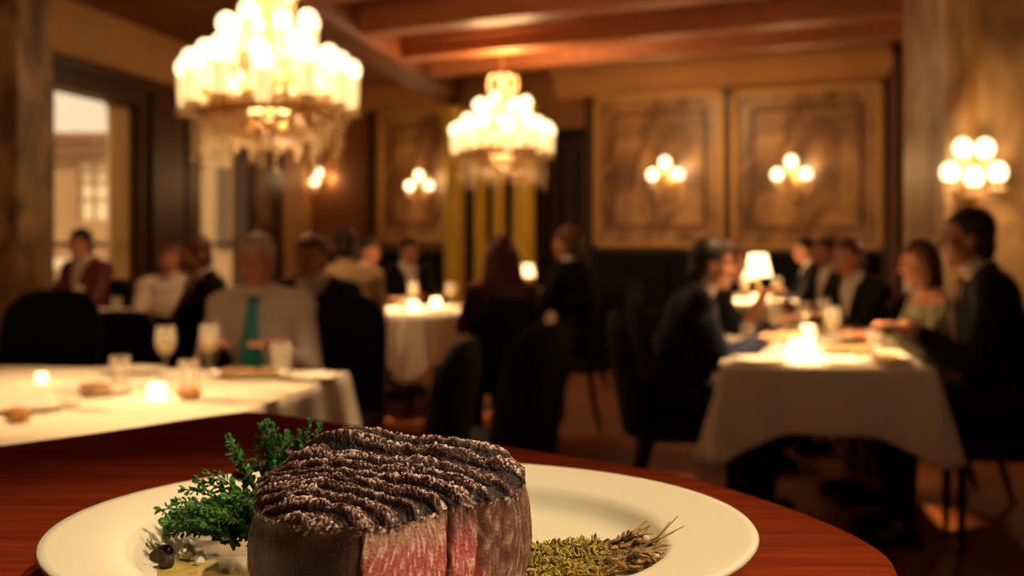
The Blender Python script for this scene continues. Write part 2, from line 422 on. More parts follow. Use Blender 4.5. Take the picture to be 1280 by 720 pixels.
# ------------------------------------------------------------------ outside the windows
def ob(mb, name, m, label, cat): return tag(mb.obj(name, m, None, False), label, cat)
TO = TL
g = MB(); g.box((-14, -6, .0), (-.35, 16, .05), TO); tag(g.obj('terrace_ground', M['outwall'], None, False), kind='structure')
# facade seen through window one: line of sight crosses the wall leftwards
fp = at(60, 300, 19); fq = at(150, 300, 19)
r = thing('facade', (gx(20, 19), 19, .06), 0, 'sunlit plaster building seen through the left window', 'building')
Wf = gx(175, 19)-gx(20, 19)
m = MB()
wx0, wx1 = gx(96, 19)-gx(20, 19), gx(134, 19)-gx(20, 19); wz0, wz1 = at(0, 274, 19).z-.06, at(0, 202, 19).z-.06; zt = at(0, 168, 19).z-.06
m.box((0, 0, 0), (wx0, .4, zt)); m.box((wx1, 0, 0), (Wf, .4, zt)); m.box((wx0, 0, 0), (wx1, .4, wz0)); m.box((wx0, 0, wz1), (wx1, .4, zt)); m.obj('wall', M['outwall'], r, False)
m = MB(); m.box((-.05, -.25, zt-.28), (Wf+.05, .45, zt-.12)); m.box((-.1, -.35, zt-.12), (Wf+.1, .5, zt)); m.obj('cornice', M['midwood'], r, False)
m = MB(); m.box((wx0, .1, wz0), (wx1, .14, wz1)); wn = m.obj('window', M['outwhite'], r, False)
m = MB(); k = (wx0+wx1)/2; m.box((k-.02, .07, wz0), (k+.02, .1, wz1)); m.box((wx0, .07, wz1-.33), (wx1, .1, wz1-.28)); m.box((wx0, .07, (wz0+wz1)/2-.15), (wx1, .1, (wz0+wz1)/2-.12)); m.obj('glazing_bar', M['outwall'], wn, False)
m = MB(); m.box((gx(146, 19)-gx(20, 19), -.3, 0), (gx(160, 19)-gx(20, 19), 0, zt-.3)); m.obj('pilaster', M['outwhite'], r, False)
r = thing('balustrade', (gx(48, 15), 15, .06), 0, 'white terrace balustrade beyond the left window', 'balustrade')
m = MB(); m.box((0, -.1, .88), (1.3, .1, 1.0)); m.box((0, -.08, .05), (1.3, .08, .16)); m.obj('rail', M['outwhite'], r, False)
for k in range(7):
    m = MB(); m.lathe([(.05, .16), (.03, .22), (.075, .4), (.06, .5), (.03, .75), (.05, .88)], 12, Tloc(.1+.18*k)); m.obj('baluster', M['outwhite'], r)
r = thing('facade', (gx(225, 24), 24, .06), 0, 'brown stone building seen through the second left window', 'building')
m = MB(); m.box((-1, 0, 0), (2.2, .4, 3.4)); m.obj('wall', M['curtain'], r, False)
for k in range(4):
    m = MB(); m.box((-.6+.65*k, -.05, 1.0), (-.25+.65*k, 0, 2.6)); m.obj('window', M['outdark'], r, False)

# ------------------------------------------------------------------ chair
def make_chair(fab, label, tall=.95):
    r = thing('dining_chair', (0, 0, 0), 0, label, 'chair')
    m = MB(); m.box((-.23, -.2, .38), (.23, .25, .475), bev=.025); m.obj('seat', fab, r)
    m = MB(); vs = []; fs = []; nu, nv = 16, 12
    for side in (0, 1):
        for j in range(nv+1):
            v = j/nv
            for i in range(nu+1):
                u = -1+2*i/nu
                hw = .235*(1-.06*v)
                ztop = tall-.10*abs(u)**4
                z = .40+(ztop-.40)*v
                y = -.235-.09*v+.07*abs(u)**2.2 - (0 if side == 0 else .055*(1-.5*abs(u)**6)*(1-.6*max(0, v-.85)/.15))
                vs.append((u*hw, y, z))
    q = (nu+1)*(nv+1)
    for side in (0, 1):
        for j in range(nv):
            for i in range(nu):
                a = side*q+j*(nu+1)+i
                f_ = (a, a+1, a+nu+2, a+nu+1)
                fs.append(f_ if side == 1 else f_[::-1])
    for i in range(nu):
        fs.append((i, i+1, q+i+1, q+i)); a = nv*(nu+1)+i; fs.append((a+1, a, q+a, q+a+1))
    for j in range(nv):
        a = j*(nu+1); fs.append((a+nu+1, a, q+a, q+a+nu+1)); a += nu; fs.append((a, a+nu+1, q+a+nu+1, q+a))
    m.add(vs, fs); m.obj('backrest', fab, r)
    for sx in (-1, 1):
        m = MB(); m.tube([(sx*.2, .21, .385), (sx*.205, .22, 0)], [.022, .015], 8); m.obj('leg', M['blackleg'], r)
        m = MB(); m.tube([(sx*.19, -.19, .385), (sx*.195, -.22, .2), (sx*.2, -.28, 0)], [.022, .019, .015], 8); m.obj('leg', M['blackleg'], r)
    return r
ch_black = make_chair(M['black'], 'x'); ub = [False]
ch_cream = make_chair(M['creamfab'], 'x'); uc = [False]
def chair(x, y, rz, label, sc=1., cream=False):
    return place(ch_cream if cream else ch_black, uc if cream else ub, (x, y, 0), rz, label, 'upholstered dining chairs', sc)

# ------------------------------------------------------------------ people
def remesh(mb, name, mats, vox, smooth=3, keep=None, matfn=None, parent=None, solid=0.):
    me = mb.mesh('tmp', M['skin'])
    o = bpy.data.objects.new('tmp', me); COL.objects.link(o)
    md = o.modifiers.new('r', 'REMESH'); md.mode = 'VOXEL'; md.voxel_size = vox; md.use_smooth_shade = True
    if smooth:
        sm = o.modifiers.new('s', 'SMOOTH'); sm.factor = .5; sm.iterations = smooth
    dg = bpy.context.evaluated_depsgraph_get(); dg.update()
    e = o.evaluated_get(dg); m2 = bpy.data.meshes.new_from_object(e)
    bpy.data.objects.remove(o); bpy.data.meshes.remove(me)
    nvt = len(m2.vertices); co = np.empty(nvt*3, np.float32); m2.vertices.foreach_get('co', co); co = co.reshape(-1, 3)
    if keep is not None:
        npoly = len(m2.polygons)
        lv = np.empty(len(m2.loops), np.int32); m2.loops.foreach_get('vertex_index', lv)
        ls = np.empty(npoly, np.int32); lt = np.empty(npoly, np.int32)
        m2.polygons.foreach_get('loop_start', ls); m2.polygons.foreach_get('loop_total', lt)
        kv = keep(co)
        faces = [tuple(lv[a:a+b]) for a, b in zip(ls.tolist(), lt.tolist()) if kv[lv[a:a+b]].all()]
        used = np.zeros(nvt, bool)
        for f_ in faces:
            used[list(f_)] = True
        idx = np.cumsum(used)-1
        m3 = bpy.data.meshes.new(name); m3.from_pydata([tuple(c) for c in co[used].tolist()], [], [tuple(int(idx[i]) for i in f_) for f_ in faces])
        bpy.data.meshes.remove(m2); m2 = m3
    m2.name = name; m2.materials.clear()
    for q in mats: m2.materials.append(q)
    m2.shade_smooth()
    if matfn is not None:
        npoly = len(m2.polygons); c = np.empty(npoly*3, np.float32); m2.polygons.foreach_get('center', c)
        m2.polygons.foreach_set('material_index', matfn(c.reshape(-1, 3)).astype(np.int32))
    else:
        m2.polygons.foreach_set('material_index', np.zeros(len(m2.polygons), np.int32))
    ob_ = bpy.data.objects.new(name, m2); COL.objects.link(ob_)
    if parent: ob_.parent = parent
    if solid:
        s_ = ob_.modifiers.new('thickness', 'SOLIDIFY'); s_.thickness = solid; s_.offset = -1
    return ob_

def person(x, y, rz, label, top='suit', jacket='suit', shirt='shirt', tie=None, hair='hair_dark', hstyle='short', skin='skin',
           lean=8, twist=0, yaw=0, pitch=-8, wl=(-.13, .40, .80), wr=(.13, .38, .80), vox=.009, female=False, group=None, sc=1., legs='suit'):
    R = thing('person', (x, y, 0), rz, label, 'person', 'guests seated in the dining room', sc)
    hip = Vector((0, 0, .56))
    U = Matrix.Translation(hip) @ Matrix.Rotation(math.radians(twist), 4, 'Z') @ Matrix.Rotation(math.radians(-lean), 4, 'X') @ Matrix.Translation(-hip)
    nk = Vector((0, .015, 1.07))
    Hd = U @ Matrix.Translation(nk+Vector((0, .0, .0))) @ Matrix.Rotation(math.radians(yaw), 4, 'Z') @ Matrix.Rotation(math.radians(lean+pitch), 4, 'X') @ Matrix.Translation((0, .025, .125))
    Hi = Hd.inverted()
    sw = .165 if female else .19
    k = .9 if female else 1.
    def torso(mb, e):
        mb.ell((0, 0, .56), ((.17 if female else .165)+e, .125+e, .12+e), T=U)
        mb.ell((0, .005, .68), (.14*k+e, .105+e, .13+e), T=U)
        mb.ell((0, .0, .84), (.165*k+e, .115*k+e, .16+e), T=U)
        mb.ell((0, -.01, .95), (.175*k+e, .10*k+e, .11+e), T=U)
        if female:
            for s in (-1, 1): mb.ell((s*.065, .085, .87), (.06+e, .055+e, .06+e), T=U)
        for s in (-1, 1): mb.cap((s*.06, -.01, 1.02), (s*sw, -.005, .985), .05+e, .058*k+e, T=U)
    arms = []
    for s, wv in ((-1, wl), (1, wr)):
        S = U @ Vector((s*sw, -.005, .975)); Wp = Vector(wv); d = Wp-S; L = d.length; a, b = .285, .255
        L = min(L, a+b-.01); Wp = S+d.normalized()*L
        q = (a*a-b*b+L*L)/(2*L); h = math.sqrt(max(a*a-q*q, 0))
        dn = d.normalized(); pole = Vector((s*.45, -.35, -1)); pole = (pole-dn*pole.dot(dn)).normalized()
        E = S+dn*q+pole*h
        arms.append((s, S, E, Wp))
    def armp(mb, e, full=True):
        for s, S, E, Wp in arms:
            mb.cap(S, E, .052*k+e, .040*k+e); mb.cap(E, Wp.lerp(E, .0 if full else .05), .040*k+e, .026+e*.8)
    legj = [(s, Vector((s*.09, .02, .545)), Vector((s*.13, .44, .525)), Vector((s*.13, .40, .095))) for s in (-1, 1)]
    def legp(mb, e):
        for s, a, b, c in legj:
            mb.cap(a, b, .085+e, .058+e); mb.cap(b, c, .058+e, .038+e)
    # body: one continuous surface with head, arms, hands, legs and feet
    B = MB(); torso(B, 0); armp(B, 0); legp(B, 0)
    for s, a, b, c in legj: B.cap(c+Vector((0, -.02, -.045)), c+Vector((s*.01, .15, -.06)), .036, .026)
    B.cap((0, -.01, 1.0), (0, .012, 1.10), .058*k, .052*k, T=U)
    B.cap((0, -.03, -.08), (0, -.03, -.15), .052*k, .05*k, T=Hd)
    B.ell((0, -.012, .03), (.075, .093, .086), 24, 16, T=Hd); B.ell((0, .018, -.035), (.058, .068, .07), 20, 12, T=Hd)
    B.ell((0, .055, -.085), (.028, .026, .022), T=Hd); B.ell((0, .068, .022), (.05, .02, .012), T=Hd)
    B.cap((0, .086, .010), (0, .103, -.020), .007, .012, T=Hd); B.ell((0, .082, -.052), (.024, .012, .009), T=Hd)
    for s in (-1, 1):
        B.ell((s*.04, .06, -.022), (.022, .022, .018), T=Hd); B.ell((s*.076, -.012, -.005), (.008, .018, .029), T=Hd)
    for s, S, E, Wp in arms:      # hands, palm down, fingers curled
        d = (Wp-E); d.z = max(d.z, -.02) ; d.normalize(); d = Vector((d.x, d.y, max(-.12, min(.1, d.z)))).normalized()
        side = d.cross(Vector((0, 0, 1))).normalized()       # to the right of the hand
        inw = side*(-s)
        upv = side.cross(d)
        pc = Wp+d*.045
        for q in (-.028, -.010, .010, .028): B.cap(Wp+side*q*.5, Wp+d*.085+side*q, .015, .012)
        for i, (q, fl_) in enumerate(((.030, .068), (.010, .078), (-.011, .073), (-.031, .056))):
            base = Wp+d*.085+inw*q; m1 = base+d*fl_*.5+upv*.004+inw*q*.12; m2_ = m1+d*fl_*.38-upv*.022
            B.cap(base, m1, .0095, .0085, 8); B.cap(m1, m2_, .0085, .007, 8)
        tb = Wp+d*.03+inw*.030; B.cap(tb, tb+d*.035+inw*.024-upv*.006, .013, .0105, 8); B.cap(tb+d*.035+inw*.024-upv*.006, tb+d*.062+inw*.026-upv*.012, .0105, .0085, 8)
    Him = np.array(Hi)
    def loc(c): return c @ Him[:3, :3].T + Him[:3, 3]
    def bm_(c):
        p = loc(c); return ((np.abs(p[:, 0]) < .024) & (p[:, 1] > .078) & (np.abs(p[:, 2]+.053) < .009)).astype(int)
    remesh(B, 'body', [M[skin], M['lips']], min(vox, .0075), 2, matfn=bm_, parent=R)
    for s in (-1, 1):
        e = MB(); e.ell((s*.030, .0745, .004), (.0115, .0095, .0085), 12, 8, T=Hd); eo = e.obj('eye', M['eyewhite'], R)
        e = MB(); e.ell((s*.030, .0825, .004), (.005, .003, .005), 10, 6, T=Hd); e.obj('iris', M['hair_dark'], eo)
        e = MB(); e.tube([(s*.013, .088, .021), (s*.03, .087, .026), (s*.048, .074, .020)], [.003, .004, .002], 6, T=Hd); e.obj('eyebrow', M[hair], R)
    Uim = np.array(U.inverted())
    def tl(c): return c @ Uim[:3, :3].T + Uim[:3, 3]
    # garments
    if jacket:
        S = MB(); torso(S, .010); S.cap((0, -.01, 1.02), (0, .01, 1.095), .064*k, .058*k, T=U)
        def kp(c):
            p = tl(c); return (p[:, 2] > .55) & (p[:, 2] < 1.12-.35*np.maximum(p[:, 1]-.02, 0))
        sh = remesh(S, 'shirt', [M[shirt]], .011, 2, keep=kp, parent=R)
        J = MB(); torso(J, .024); armp(J, .016); J.cap((0, -.015, 1.02), (0, -.005, 1.085), .076, .068, T=U)
        W_ = [Vector(a[3]) for a in arms]
        def kj(c):
            p = tl(c)
            vz = np.clip((p[:, 2]-.76)/(1.04-.76), 0, 1)
            hole = (p[:, 1] > .0) & (p[:, 2] > .76) & (np.abs(p[:, 0]) < .004+.085*vz)
            kk = ~hole & (p[:, 2] > .44)
            kk &= ~((p[:, 2] > 1.098) | ((p[:, 2] > 1.02) & (p[:, 1] > .02) & (np.abs(p[:, 0]) < .06)))
            for q in W_: kk &= np.linalg.norm(c-np.array(q), axis=1) > .040
            return kk
        jk = remesh(J, 'jacket', [M[jacket]], .010, 3, keep=kj, parent=R, solid=.008)
        # lapels and collar
        for s in (-1, 1):
            l = MB()
            vs = []
            for i in range(9):
                v = i/8; z = .77+v*.275; xx = .004+.078*v; yy = .145-.035*v-.05*v*v*.9
                ww = .045*math.sin(PI*min(v*1.1+.1, 1))+.012
                for a_, b_ in ((0, .004), (ww, -.004-ww*.25)):
                    for t_ in (0, .008): vs.append((s*(xx+a_), yy+b_+t_, z))
            fs = []
            for i in range(8):
                a = i*4; b = a+4
                fs += [(a, a+2, b+2, b), (a+1, b+1, b+3, a+3), (a, b, b+1, a+1), (a+2, a+3, b+3, b+2)]
            l.add(vs, fs, T=U); l.obj('lapel', M[jacket], jk)
        sleeves = False
    else:
        S = MB(); torso(S, .013); armp(S, .010)
        if not female: S.cap((0, -.01, 1.02), (0, .005, 1.08), .068, .062, T=U)
        W_ = [Vector(a[3]) for a in arms]
        top_cut = 1.02 if female else 1.10
        def ks(c):
            p = tl(c); kk = (p[:, 2] > .5) & (p[:, 2] < top_cut-.5*np.maximum(p[:, 1]-.02, 0)*(1 if female else .6))
            for q in W_: kk &= np.linalg.norm(c-np.array(q), axis=1) > .045
            return kk
        remesh(S, 'dress' if female and top == 'dress' else 'shirt', [M[shirt]], .010, 3, keep=ks, parent=R, solid=.004)
    if tie:
        t_ = MB(); vs = []; prof = [(1.045, .016, .058), (1.03, .02, .082), (1.0, .014, .100), (.93, .022, .125), (.84, .03, .140), (.74, .036, .134), (.66, .032, .13), (.63, .004, .13)]
        for z, hw, yy in prof:
            for sx in (-1, 1):
                for t2 in (0, .008): vs.append((sx*hw*(1.5 if tie == 'teal' else 1), yy+t2, z))
        fs = []
        for i in range(len(prof)-1):
            a = i*4; b = a+4
            fs += [(a, a+2, b+2, b), (a+1, b+1, b+3, a+3), (a, b, b+1, a+1), (a+2, a+3, b+3, b+2)]
        t_.add(vs, fs, T=U @ Matrix.Translation((0, .0, 0))); t_.obj('necktie', M[tie], R)
    P_ = MB(); legp(P_, .014); P_.ell((0, 0, .56), (.185, .14, .11), T=U)
    def kt(c): return (c[:, 2] > .10) & ~((c[:, 2] > .66))
    remesh(P_, 'skirt' if female else 'trousers', [M[legs]], .013, 3, keep=kt, parent=R, solid=.004)
    for s, a, b, c in legj:
        q = MB(); q.cap(c+Vector((0, -.025, -.045)), c+Vector((s*.01, .15, -.058)), .043, .034, 12)
        q.box((c.x-.04, c.y-.065, 0), (c.x+.045, c.y+.18, .02), bev=.008); q.obj('shoe', M['blackleg'], R)
    # hair
    Hm = MB(); Hm.ell((0, -.018, .038), (.083, .098, .089), 24, 16, T=Hd); Hm.ell((0, -.045, -.03), (.074, .066, .075), 20, 12, T=Hd)
    if hstyle == 'short':
        def kh(c):
            p = loc(c); return ~((p[:, 1] > -.2+.0*p[:, 1]) & (p[:, 2] < .054-1.7*np.maximum(.045-p[:, 1], 0)) & (p[:, 1] > -.045)) & (p[:, 2] > -.09)
    elif hstyle == 'bob':
        for s in (-1, 1): Hm.cap((s*.07, -.01, .03), (s*.075, -.0, -.1), .028, .034, T=Hd)
        Hm.cap((0, -.07, 0), (0, -.06, -.11), .055, .055, T=Hd)
        def kh(c):
            p = loc(c); return ~((p[:, 1] > .035) & (p[:, 2] < .055) & (np.abs(p[:, 0]) < .062))
    else:
        for q, w_ in ((-.07, .035), (-.035, .045), (0, .05), (.035, .045), (.07, .035)):
            Hm.cap((q, -.055, .0), (q*1.35, -.10, -.20), w_, w_*1.1, T=Hd); Hm.cap((q*1.35, -.10, -.20), (q*1.2, -.12, -.36-.03*math.cos(q*30)), w_*1.1, w_*.6, T=Hd)
        def kh(c):
            p = loc(c); return ~((p[:, 1] > .035) & (p[:, 2] < .055) & (np.abs(p[:, 0]) < .062))
    remesh(Hm, 'hair', [M[hair]], .008, 2, keep=kh, parent=R, solid=.006)
    return R

def seat_pair(px, D, rz_deg, plabel, clabel, csc=1., cream=False, cback=.0, **kw):
    x = gx(px, D); rz = math.radians(rz_deg)
    p = person(x, D, rz, plabel, **kw)
    o = Vector((-math.sin(rz), math.cos(rz), 0))
    if clabel:
        c = Vector((x, D, 0))-o*cback
        chair(c.x, c.y, rz, clabel, csc, cream)
    return p
def tpos(C0, t, off):
    return C0+DV*t+PV*off
T4C = Vector((gx(1035, 5.15), 5.15, 0))
LF = math.degrees(YAW)+90       # facing left across the room
RT = math.degrees(YAW)-90
def tp(t, off):
    p = tpos(T4C, t, off); return 640+F*p.x/p.y, p.y
px, D = 838, 5.8; seat_pair(px, D, RT+4, 'man in a navy suit with white collar, seated left of the right table', 'black upholstered chair under the man in the navy suit', cback=-.07, jacket='navy', legs='navy', hair='hair_dark', lean=16, pitch=-6, wl=(-.10, .46, .83), wr=(.02, .42, .83), vox=.0075, skin='skin2')
px, D = tp(2.0, -.58); seat_pair(px, D, RT+8, 'person in a dark suit mostly hidden behind the man in navy', 'black chair of the person hidden behind the man in navy', jacket='suit', lean=20, wl=(.02, .42, .98), wr=(.14, .48, .83), hair='hair_brown')
px, D = tp(.27, .76); seat_pair(px, D, LF-2, 'dark haired man in a black suit at the far right edge of the picture', 'black chair under the man at the far right edge', jacket='suit', tie='redtie', lean=12, pitch=-2, yaw=0, wl=(-.16, .36, .83), wr=(.1, .37, .83), vox=.0075, skin='skin2', sc=1.09)
px, D = tp(1.25, .66); seat_pair(px, D, LF+14, 'woman in a green and cream patterned dress at the right table', 'cream chair behind the woman in the patterned dress', cream=True, jacket=None, shirt='dress', top='dress', legs='dress', female=True, hair='hair_brown', hstyle='bob', lean=6, wl=(-.1, .40, .83), wr=(.14, .36, .83), vox=.0075, sc=.98)
px, D = tp(2.75, .52); seat_pair(px, D, LF+22, 'man in a white shirt and open dark jacket leaning over the right table', 'black chair under the man in the open dark jacket', jacket='suit', shirt='shirt', hair='hair_brown', lean=14, twist=12, wl=(-.14, .42, .83), wr=(.12, .42, .83))
seat_pair(1046, 9.6, LF+30, 'fair haired person between the white shirted man and the far right table', 'black chair of the fair haired person at the far right table', jacket='suit', hair='hair_brown', lean=6)
seat_pair(1018, 11.4, LF+6, 'dark haired man in black seated at the far right table', 'black chair under the dark haired man at the far right table', jacket='suit', hair='hair_dark', lean=4)
seat_pair(628, 7.5, 6, 'woman with long auburn hair seen from behind', 'black upholstered chair below the auburn haired woman', csc=1.0, jacket=None, shirt='hair_red', female=True, top='dress', hair='hair_red', hstyle='long', legs='suit', lean=4, wl=(-.16, .42, .83), wr=(.16, .42, .83))
seat_pair(722, 8.7, 60, 'man in a black suit facing left beside the gold columns', 'black chair under the man beside the gold columns', jacket='suit', hair='hair_brown', skin='skin2', lean=4, pitch=0, wl=(-.14, .40, .83), wr=(.14, .40, .83), sc=1.05)
seat_pair(332, 5.78, 176, 'grey haired man in a white shirt and teal tie at the left table', 'black chair under the grey haired man', jacket=None, shirt='shirt', tie='teal', hair='hair_grey', skin='skin2', lean=8, twist=-6, yaw=8, pitch=-6, wl=(-.14, .34, .83), wr=(.14, .34, .83), vox=.0075)
seat_pair(396, 6.9, 168, 'man in a dark suit looking over beside the grey haired man', 'black chair under the man in the dark suit behind the left table', jacket='suit', hair='hair_brown', lean=4, wl=(-.14, .40, .83), wr=(.14, .40, .83))
seat_pair(432, 8.6, 20, 'person in a cream top seen from behind near the small chandelier', None, jacket=None, shirt='cream', hair='hair_dark', lean=0, wl=(-.2, .38, .83), wr=(.2, .38, .83), sc=1.04)
seat_pair(214, 9.2, 188, 'person in a white shirt facing the camera beside the window table', 'black chair under the white shirted person beside the window table', jacket=None, shirt='shirt', hair='hair_brown', skin='skin', lean=4, sc=.96)
seat_pair(262, 7.9, 120, 'man in a dark jacket seated between the white shirted guest and the grey haired man', 'black chair under the man in the dark jacket left of the grey haired man', jacket='suit', hair='hair_brown', skin='skin', lean=4)
seat_pair(112, 10.4, 150, 'person in dark red brown silhouetted against the left window', 'black chair under the person against the left window', jacket='redtie', hair='hair_dark', lean=4, sc=1.05)
seat_pair(503, 11.2, 215, 'dark dressed person facing the camera behind the centre table', 'black chair behind the centre table', jacket='suit', hair='hair_dark', skin='skin2', lean=8)
seat_pair(446, 10.4, 250, 'dark suited person at the left end of the centre table', 'black chair at the left end of the centre table', jacket='suit', hair='hair_dark', skin='skin', lean=6)

# empty chairs
chair(gx(398, 5.62), 5.62, math.radians(172), 'tall black chair right of the grey haired man at the left table', 1.08)
chair(gx(24, 5.6), 5.6, math.radians(172), 'tall black chair at the left edge of the picture, behind the left table', 1.10)
chair(gx(116, 5.75), 5.75, math.radians(176), 'empty black chair with a curved back beyond the left table', .99)
chair(gx(468, 4.3), 4.3, math.radians(LF), 'empty black chair drawn up to the right side of the left table')
chair(gx(604, 5.2), 5.2, math.radians(LF-25), 'empty black chair in the aisle before the auburn haired woman')
chair(gx(752, 11.2), 11.2, math.radians(40), 'black chair behind the man beside the gold columns')
chair(gx(262, 6.6), 6.6, math.radians(184), 'black chair left of the grey haired man, one row behind')

# ------------------------------------------------------------------ tables with cloths
def table(cx, cy, W, L, rz, over, tlabel, clabel, top=.75, seed=0, flare=.07):
    r = thing('dining_table', (cx, cy, 0), rz, tlabel, 'table', 'cloth covered dining tables')
    m = MB(); m.box((-W/2+.006, -L/2+.006, top-.035), (W/2-.006, L/2-.006, top-.004), bev=.006); m.obj('tabletop', M['darkwood'], r, False)
    m = MB(); m.box((-W/2+.06, -L/2+.06, top-.11), (W/2-.06, L/2-.06, top-.035)); m.obj('apron', M['darkwood'], r, False)
    for sx in (-1, 1):
        for sy in (-1, 1):
            m = MB(); x = sx*(W/2-.09); y = sy*(L/2-.12); m.lathe([(.022, 0), (.028, .08), (.034, .6), (.036, top-.11)], 12, Tloc(x, y)); m.obj('leg', M['blackleg'], r)
    # cloth
    rr = random.Random(seed); per = []; step = .02
    def side(p, q, nx, ny):
        d = (Vector(q)-Vector(p)); n_ = int(d.length/step)
        for i in range(n_):
            f_ = i/n_; pt = Vector(p)+d*f_; dc = min(f_, 1-f_)*d.length
            per.append((pt.x, pt.y, nx, ny, dc))
    def cor(cx_, cy_, a0):
        for i in range(9):
            a = a0+PI/2*i/9; per.append((cx_, cy_, math.cos(a), math.sin(a), 0))
    w2, l2 = W/2, L/2
    side((-w2, -l2), (w2, -l2), 0, -1); cor(w2, -l2, -PI/2); side((w2, -l2), (w2, l2), 1, 0); cor(w2, l2, 0)
    side((w2, l2), (-w2, l2), 0, 1); cor(-w2, l2, PI/2); side((-w2, l2), (-w2, -l2), -1, 0); cor(-w2, -l2, PI)
    N = len(per); K = 16; vs = []; fs = []
    for j in range(K+1):
        v = j/K
        for i, (x, y, nx, ny, dc) in enumerate(per):
            c = max(0, 1-dc/over); drop = over*(1+.42*c**1.3)
            off = .006+flare*v*(.25+1.1*c*c)+.012*v*math.sin(i*.33+seed)*(1-c)+.02*v*c*math.sin(i*.9+seed)
            z = top+.002-drop*v
            if j == 0: off = 0
            if j == 1: off = .006; z = top-.006
            vs.append((x+nx*off, y+ny*off, z))
    for j in range(K):
        for i in range(N):
            i2 = (i+1) % N; fs.append((j*N+i, (j+1)*N+i, (j+1)*N+i2, j*N+i2))
    fs.append(tuple(range(N)))
    cl = MB(); cl.add(vs, fs); co = cl.obj('tablecloth', M['cloth'], None); co.location = (cx, cy, .001); co.rotation_euler = (0, 0, rz)
    sl = co.modifiers.new('thickness', 'SOLIDIFY'); sl.thickness = .0015; sl.offset = 1
    tag(co, clabel, 'tablecloth', 'white tablecloths')
    return Matrix.Translation((cx, cy, top+.0045)) @ Matrix.Rotation(rz, 4, 'Z')
c = T4C+DV*1.45
TT4 = table(c.x, c.y, .84, 2.9, YAW, .265, 'long dining table at the right, under the white cloth with hanging corners', 'white tablecloth with long hanging corners on the right table', seed=1)
c = T4C+DV*6.3
TT5 = table(c.x-.05, c.y, .84, 2.3, YAW, .27, 'far right dining table behind the long right table', 'white tablecloth on the far right table', seed=2)
t1r = Vector((gx(430, 4.78), 4.78, 0)); c = t1r+DV*(-.80)-PV*1.16
TT1 = table(c.x, c.y, 2.2, 2.1, YAW, .3, 'large dining table at the left, under its white cloth', 'white tablecloth on the large left table', seed=3)
TT1c = c
TT3 = table(gx(532, 9.7), 9.7, .95, .95, math.radians(38), .34, 'square centre table turned cornerwise, in front of the gold columns', 'white tablecloth with a pointed corner on the centre table', seed=4)
TT3b = table(gx(648, 13.2), 13.2, .9, .9, math.radians(10), .3, 'small table in the middle distance at the foot of the gold columns', 'white tablecloth on the small table by the gold columns', seed=5)
TT2 = table(gx(122, 9.3), 9.3, .82, .9, YAW, .33, 'small dining table in front of the big left window', 'white tablecloth on the window table', seed=6)

# ------------------------------------------------------------------ things on the tables
def p_plate():
    r = thing('dinner_plate', (0, 0, 0), 0, 'x', 'plate'); m = MB()
    m.lathe([(.0, .003), (.075, .003), (.082, .006), (.125, .016), (.127, .019), (.124, .020), (.082, .010), (.074, .007), (0, .007)], 40); m.obj('dish', M['tchina'], r)
    return r
def p_food():
    r = thing('filled_plate', (0, 0, 0), 0, 'x', 'plate'); m = MB()
    m.lathe([(.0, .003), (.075, .003), (.082, .006), (.125, .016), (.127, .019), (.124, .020), (.082, .010), (.074, .007), (0, .007)], 40); m.obj('dish', M['tchina'], r)
    m = MB(); m.ell((.01, 0, .02), (.05, .035, .02)); m.ell((-.04, .02, .018), (.025, .025, .016)); m.obj('food', M['food'], r)
    return r
def p_wine():
    r = thing('wine_glass', (0, 0, 0), 0, 'x', 'glass'); m = MB()
    m.lathe([(.034, 0), (.034, .002), (.006, .006), (.004, .03), (.004, .08), (.012, .09), (.034, .115), (.040, .145), (.033, .20), (.0315, .20), (.038, .145), (.032, .117), (.0, .096)], 24, cap=False); m.obj('bowl', M['glass'], r)
    m = MB(); m.lathe([(0, .098), (.030, .118), (.034, .132), (0, .132)], 24); m.obj('wine', M['wine'], r)
    return r
def p_tumbler():
    r = thing('water_glass', (0, 0, 0), 0, 'x', 'glass'); m = MB()
    m.lathe([(0, 0), (.030, 0), (.036, .10), (.0345, .10), (.028, .006), (0, .006)], 24); m.obj('tumbler', M['glass'], r)
    m = MB(); m.lathe([(0, .007), (.0275, .007), (.032, .07), (0, .07)], 24); m.obj('water', M['glass'], r)
    return r
def p_candle():
    r = thing('tea_light', (0, 0, 0), 0, 'x', 'candle'); m = MB()
    m.lathe([(0, 0), (.036, 0), (.042, .03), (.036, .068), (.034, .068), (.039, .03), (.033, .005), (0, .005)], 24); m.obj('glass_holder', M['wax'], r)
    m = MB(); m.lathe([(0, .006), (.028, .006), (.028, .03), (0, .03)], 20); m.obj('wax', M['outwhite'], r)
    m = MB(); m.lathe([(0, .03), (.006, .04), (.005, .05), (0, .062)], 12); m.obj('flame', M['wax'], r)
    return r
def p_napkin():
    r = thing('napkin', (0, 0, 0), 0, 'x', 'napkin'); m = MB()
    m.box((-.10, -.055, 0), (.10, .055, .008), bev=.003); m.box((-.098, -.05, .0085), (.07, .052, .014), bev=.002); m.obj('folded_cloth', M['napkin'], r)
    return r
def p_fork():
    r = thing('fork', (0, 0, 0), 0, 'x', 'fork'); m = MB()
    m.box((-.005, -.1, .001), (.005, .03, .004)); m.box((-.012, .03, .001), (.012, .05, .004))
    for q in (-.0105, -.0035, .0035, .0105): m.box((q-.0015, .05, .001), (q+.0015, .09, .004))
    m.obj('fork_body', M['steel'], r, False); return r
